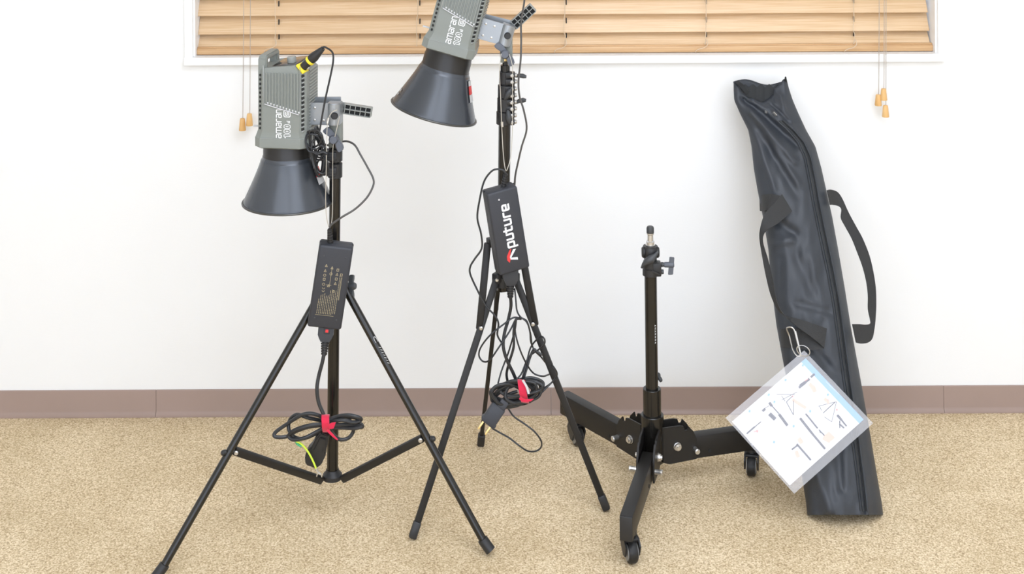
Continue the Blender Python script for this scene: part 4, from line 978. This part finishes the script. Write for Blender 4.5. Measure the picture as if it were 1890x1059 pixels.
# ---------------------------------------------------------------- laminated card, ring, carabiner
cp = lambda x, y: P(x, y, bagd(y) - .072)
O = cp(1487, 661); U = cp(1351, 778) - O; V = cp(1594, 774) - O      # top corner, towards the left corner, towards the right corner
nrm = U.cross(V).normalized()
if nrm.y > 0: nrm = -nrm
def uvp(u, v, off=0): return O + U * u + V * v + nrm * off
def quadslab(mb, u0, u1, v0, v1, o0, o1, n=1):
    a = [uvp(u0, v0, o0), uvp(u1, v0, o0), uvp(u1, v1, o0), uvp(u0, v1, o0), uvp(u0, v0, o1), uvp(u1, v0, o1), uvp(u1, v1, o1), uvp(u0, v1, o1)]
    mb.add(a, [[0, 1, 2, 3], [4, 5, 6, 7], [0, 1, 5, 4], [1, 2, 6, 5], [2, 3, 7, 6], [3, 0, 4, 7]])
card = thing('instruction_card', 'white laminated card with a pale blue edge and tripod drawings, clipped to the bag', 'card', uvp(1, 1))
mb = MB(); quadslab(mb, 0, 1, 0, 1, -.0003, .0003); pp = obj('paper', mb, M['paper'], card)
mb = MB(); quadslab(mb, -.045, 1.022, -.085, 1.105, -.0011, -.0006); quadslab(mb, -.045, 1.022, -.085, 1.105, .0006, .0010); obj('laminate_film', mb, M['film'], card)
mb = MB(); quadslab(mb, .0, .062, .0, 1.0, .0003, .00042); obj('blue_header', mb, M['sky'], pp)
# the print, drawn in pixels of the photo's card and laid on the card's plane
u2, v2 = Vector((1351 - 1487, 778 - 661)), Vector((1594 - 1487, 774 - 661)); det = u2.x * v2.y - u2.y * v2.x
def px(x, y):
    q = Vector((x - 1487, y - 661)); return ((q.x * v2.y - q.y * v2.x) / det, (u2.x * q.y - u2.y * q.x) / det)
def card_draw(name, strokes, m, off=.0005):
    mb = MB()
    for w_, pts in strokes:
        for a, b in zip(pts[:-1], pts[1:]):
            a, b = Vector(a), Vector(b); d_ = (b - a).normalized(); q = Vector((-d_.y, d_.x)) * w_ / 2
            mb.n = (getattr(mb, 'n', 0) + 1) % 9; mb.add([uvp(*px(*p), off + .000008 * mb.n) for p in (a + q, a - q, b - q, b + q)], [[0, 1, 2, 3]])
    return obj(name, mb, m, pp)
Z = lambda L: [(x * 270 / 1191 + 1340, y * 240 / 1059 + 640) for x, y in L]
grey = [(4.5, Z([(592, 335), (650, 290)])), (5, Z([(600, 320), (680, 262)])), (4, Z([(690, 250), (722, 222)])), (1, Z([(410, 388), (560, 392)])), (1, Z([(580, 368), (450, 435)])), (1.4, Z([(540, 402), (490, 450), (548, 555), (548, 440)])), (1, Z([(450, 400), (480, 445)])),
        (4.5, Z([(295, 525), (318, 505)])), (7, Z([(352, 545), (400, 590)])), (5, Z([(350, 455), (372, 485)])), (2, Z([(370, 480), (430, 545)])), (5, Z([(430, 548), (500, 640)])), (1, Z([(300, 510), (350, 480)])),
        (3, Z([(170, 705), (235, 648)])), (1.6, Z([(235, 650), (285, 608)])), (1, Z([(750, 485), (900, 448), (860, 610), (800, 570)])), (1.6, Z([(790, 540), (890, 450)])), (1, Z([(760, 480), (778, 520)])), (4.5, Z([(905, 555), (940, 595)])), (3, Z([(940, 595), (980, 645)])), (3, Z([(920, 625), (960, 660)])), (2, Z([(925, 600), (925, 660)])),
        (3, Z([(648, 545), (745, 662)])), (2, Z([(755, 672), (800, 720), (785, 700), (760, 690)])), (4.5, Z([(602, 580), (690, 690)])), (4, Z([(690, 690), (805, 825)])), (3, Z([(535, 830), (590, 790)])), (3.5, Z([(575, 785), (690, 912)]))]
card_draw('printed_drawing', grey, M['dgrey'])
card_draw('printed_shape', [(7, Z([(680, 300), (710, 340)])), (8, Z([(705, 320), (725, 370)])), (6, Z([(540, 430), (650, 500)])), (10, Z([(820, 700), (870, 750)])), (10, Z([(790, 730), (850, 760)])), (8, Z([(590, 740), (620, 780)])), (7, Z([(570, 840), (590, 890)])), (6, Z([(800, 420), (840, 460)]))], M['skin'], .00046)
card_draw('printed_mark', [(3, Z([(828, 430), (834, 436)])), (2.5, Z([(545, 398), (535, 412)])), (3, Z([(900, 505), (906, 520)])), (1.5, Z([(225, 690), (265, 680)])), (3, Z([(250, 675), (258, 695)])), (1.5, Z([(640, 280), (668, 262)]))], M['pink'], .00052)
card_draw('printed_symbol', [(4.5, Z([(a - 8, b - 2), (a + 8, b + 2)])) for a, b in ((625, 152), (482, 272), (345, 392), (190, 525), (830, 392), (685, 525), (550, 645), (392, 770), (392, 450))], M['sky'], .0005)
lines = []
for a, b, c_, d_ in ((540, 275, 670, 430), (400, 395, 550, 580), (245, 515, 400, 700), (735, 510, 905, 705), (620, 640, 730, 800), (410, 730, 620, 985), (85, 625, 225, 805)):
    for k in range(9):
        f0, f1 = k / 9, (k + .7) / 9; lines.append((1.1, Z([(a + (c_ - a) * f0, b + (d_ - b) * f0), (a + (c_ - a) * f1, b + (d_ - b) * f1)])))
lines += [(1, Z([(330, 890), (420, 835), (520, 950), (430, 1030)])), (1, Z([(815, 285), (925, 390)])), ]
card_draw('printed_caption', lines, M['lav'], .0005)
cb = thing('carabiner', 'small silver carabiner hooked through the bag handle webbing', 'carabiner', P(1480, 658, bagd(658) - .07))
Q = lambda L: [P(x, y, bagd(y) - o_) for x, y, o_ in L]
obj('hook', MB().tube(catmull(Q([(1452, 607, .058), (1455, 604, .066), (1461, 604, .070), (1466, 609, .071), (1469, 620, .071), (1472, 632, .071), (1475, 643, .072), (1478, 653, .073), (1477, 657, .072), (1472, 657, .070), (1467, 652, .068), (1463, 644, .064), (1461, 636, .052), (1457, 620, .048)]), 6, True), .0014, 8, closed=True), M['steel'], cb)
obj('gate', MB().tube(catmull(Q([(1468, 611, .0725), (1473, 632, .0735), (1477, 650, .0745)]), 6), .0018, 8), M['steel'], cb)
kr = MB(); pts = []
for k in range(24):
    a = 2 * math.pi * k / 24; pts.append(P(1482.5 + 12.0 * math.cos(a), 647 + 9.5 * math.sin(a) + 3 * math.cos(a), bagd(650) - .0745 - .003 * math.cos(a)))
kr.tube(pts, .0008, 6, closed=True); kr.tube([p + Vector((.0004, -.0012, .0004)) for p in pts], .0006, 6, closed=True)
tag(obj('key_ring', kr, M['steel']), 'thin round metal ring joining the carabiner to the white card', 'key ring')
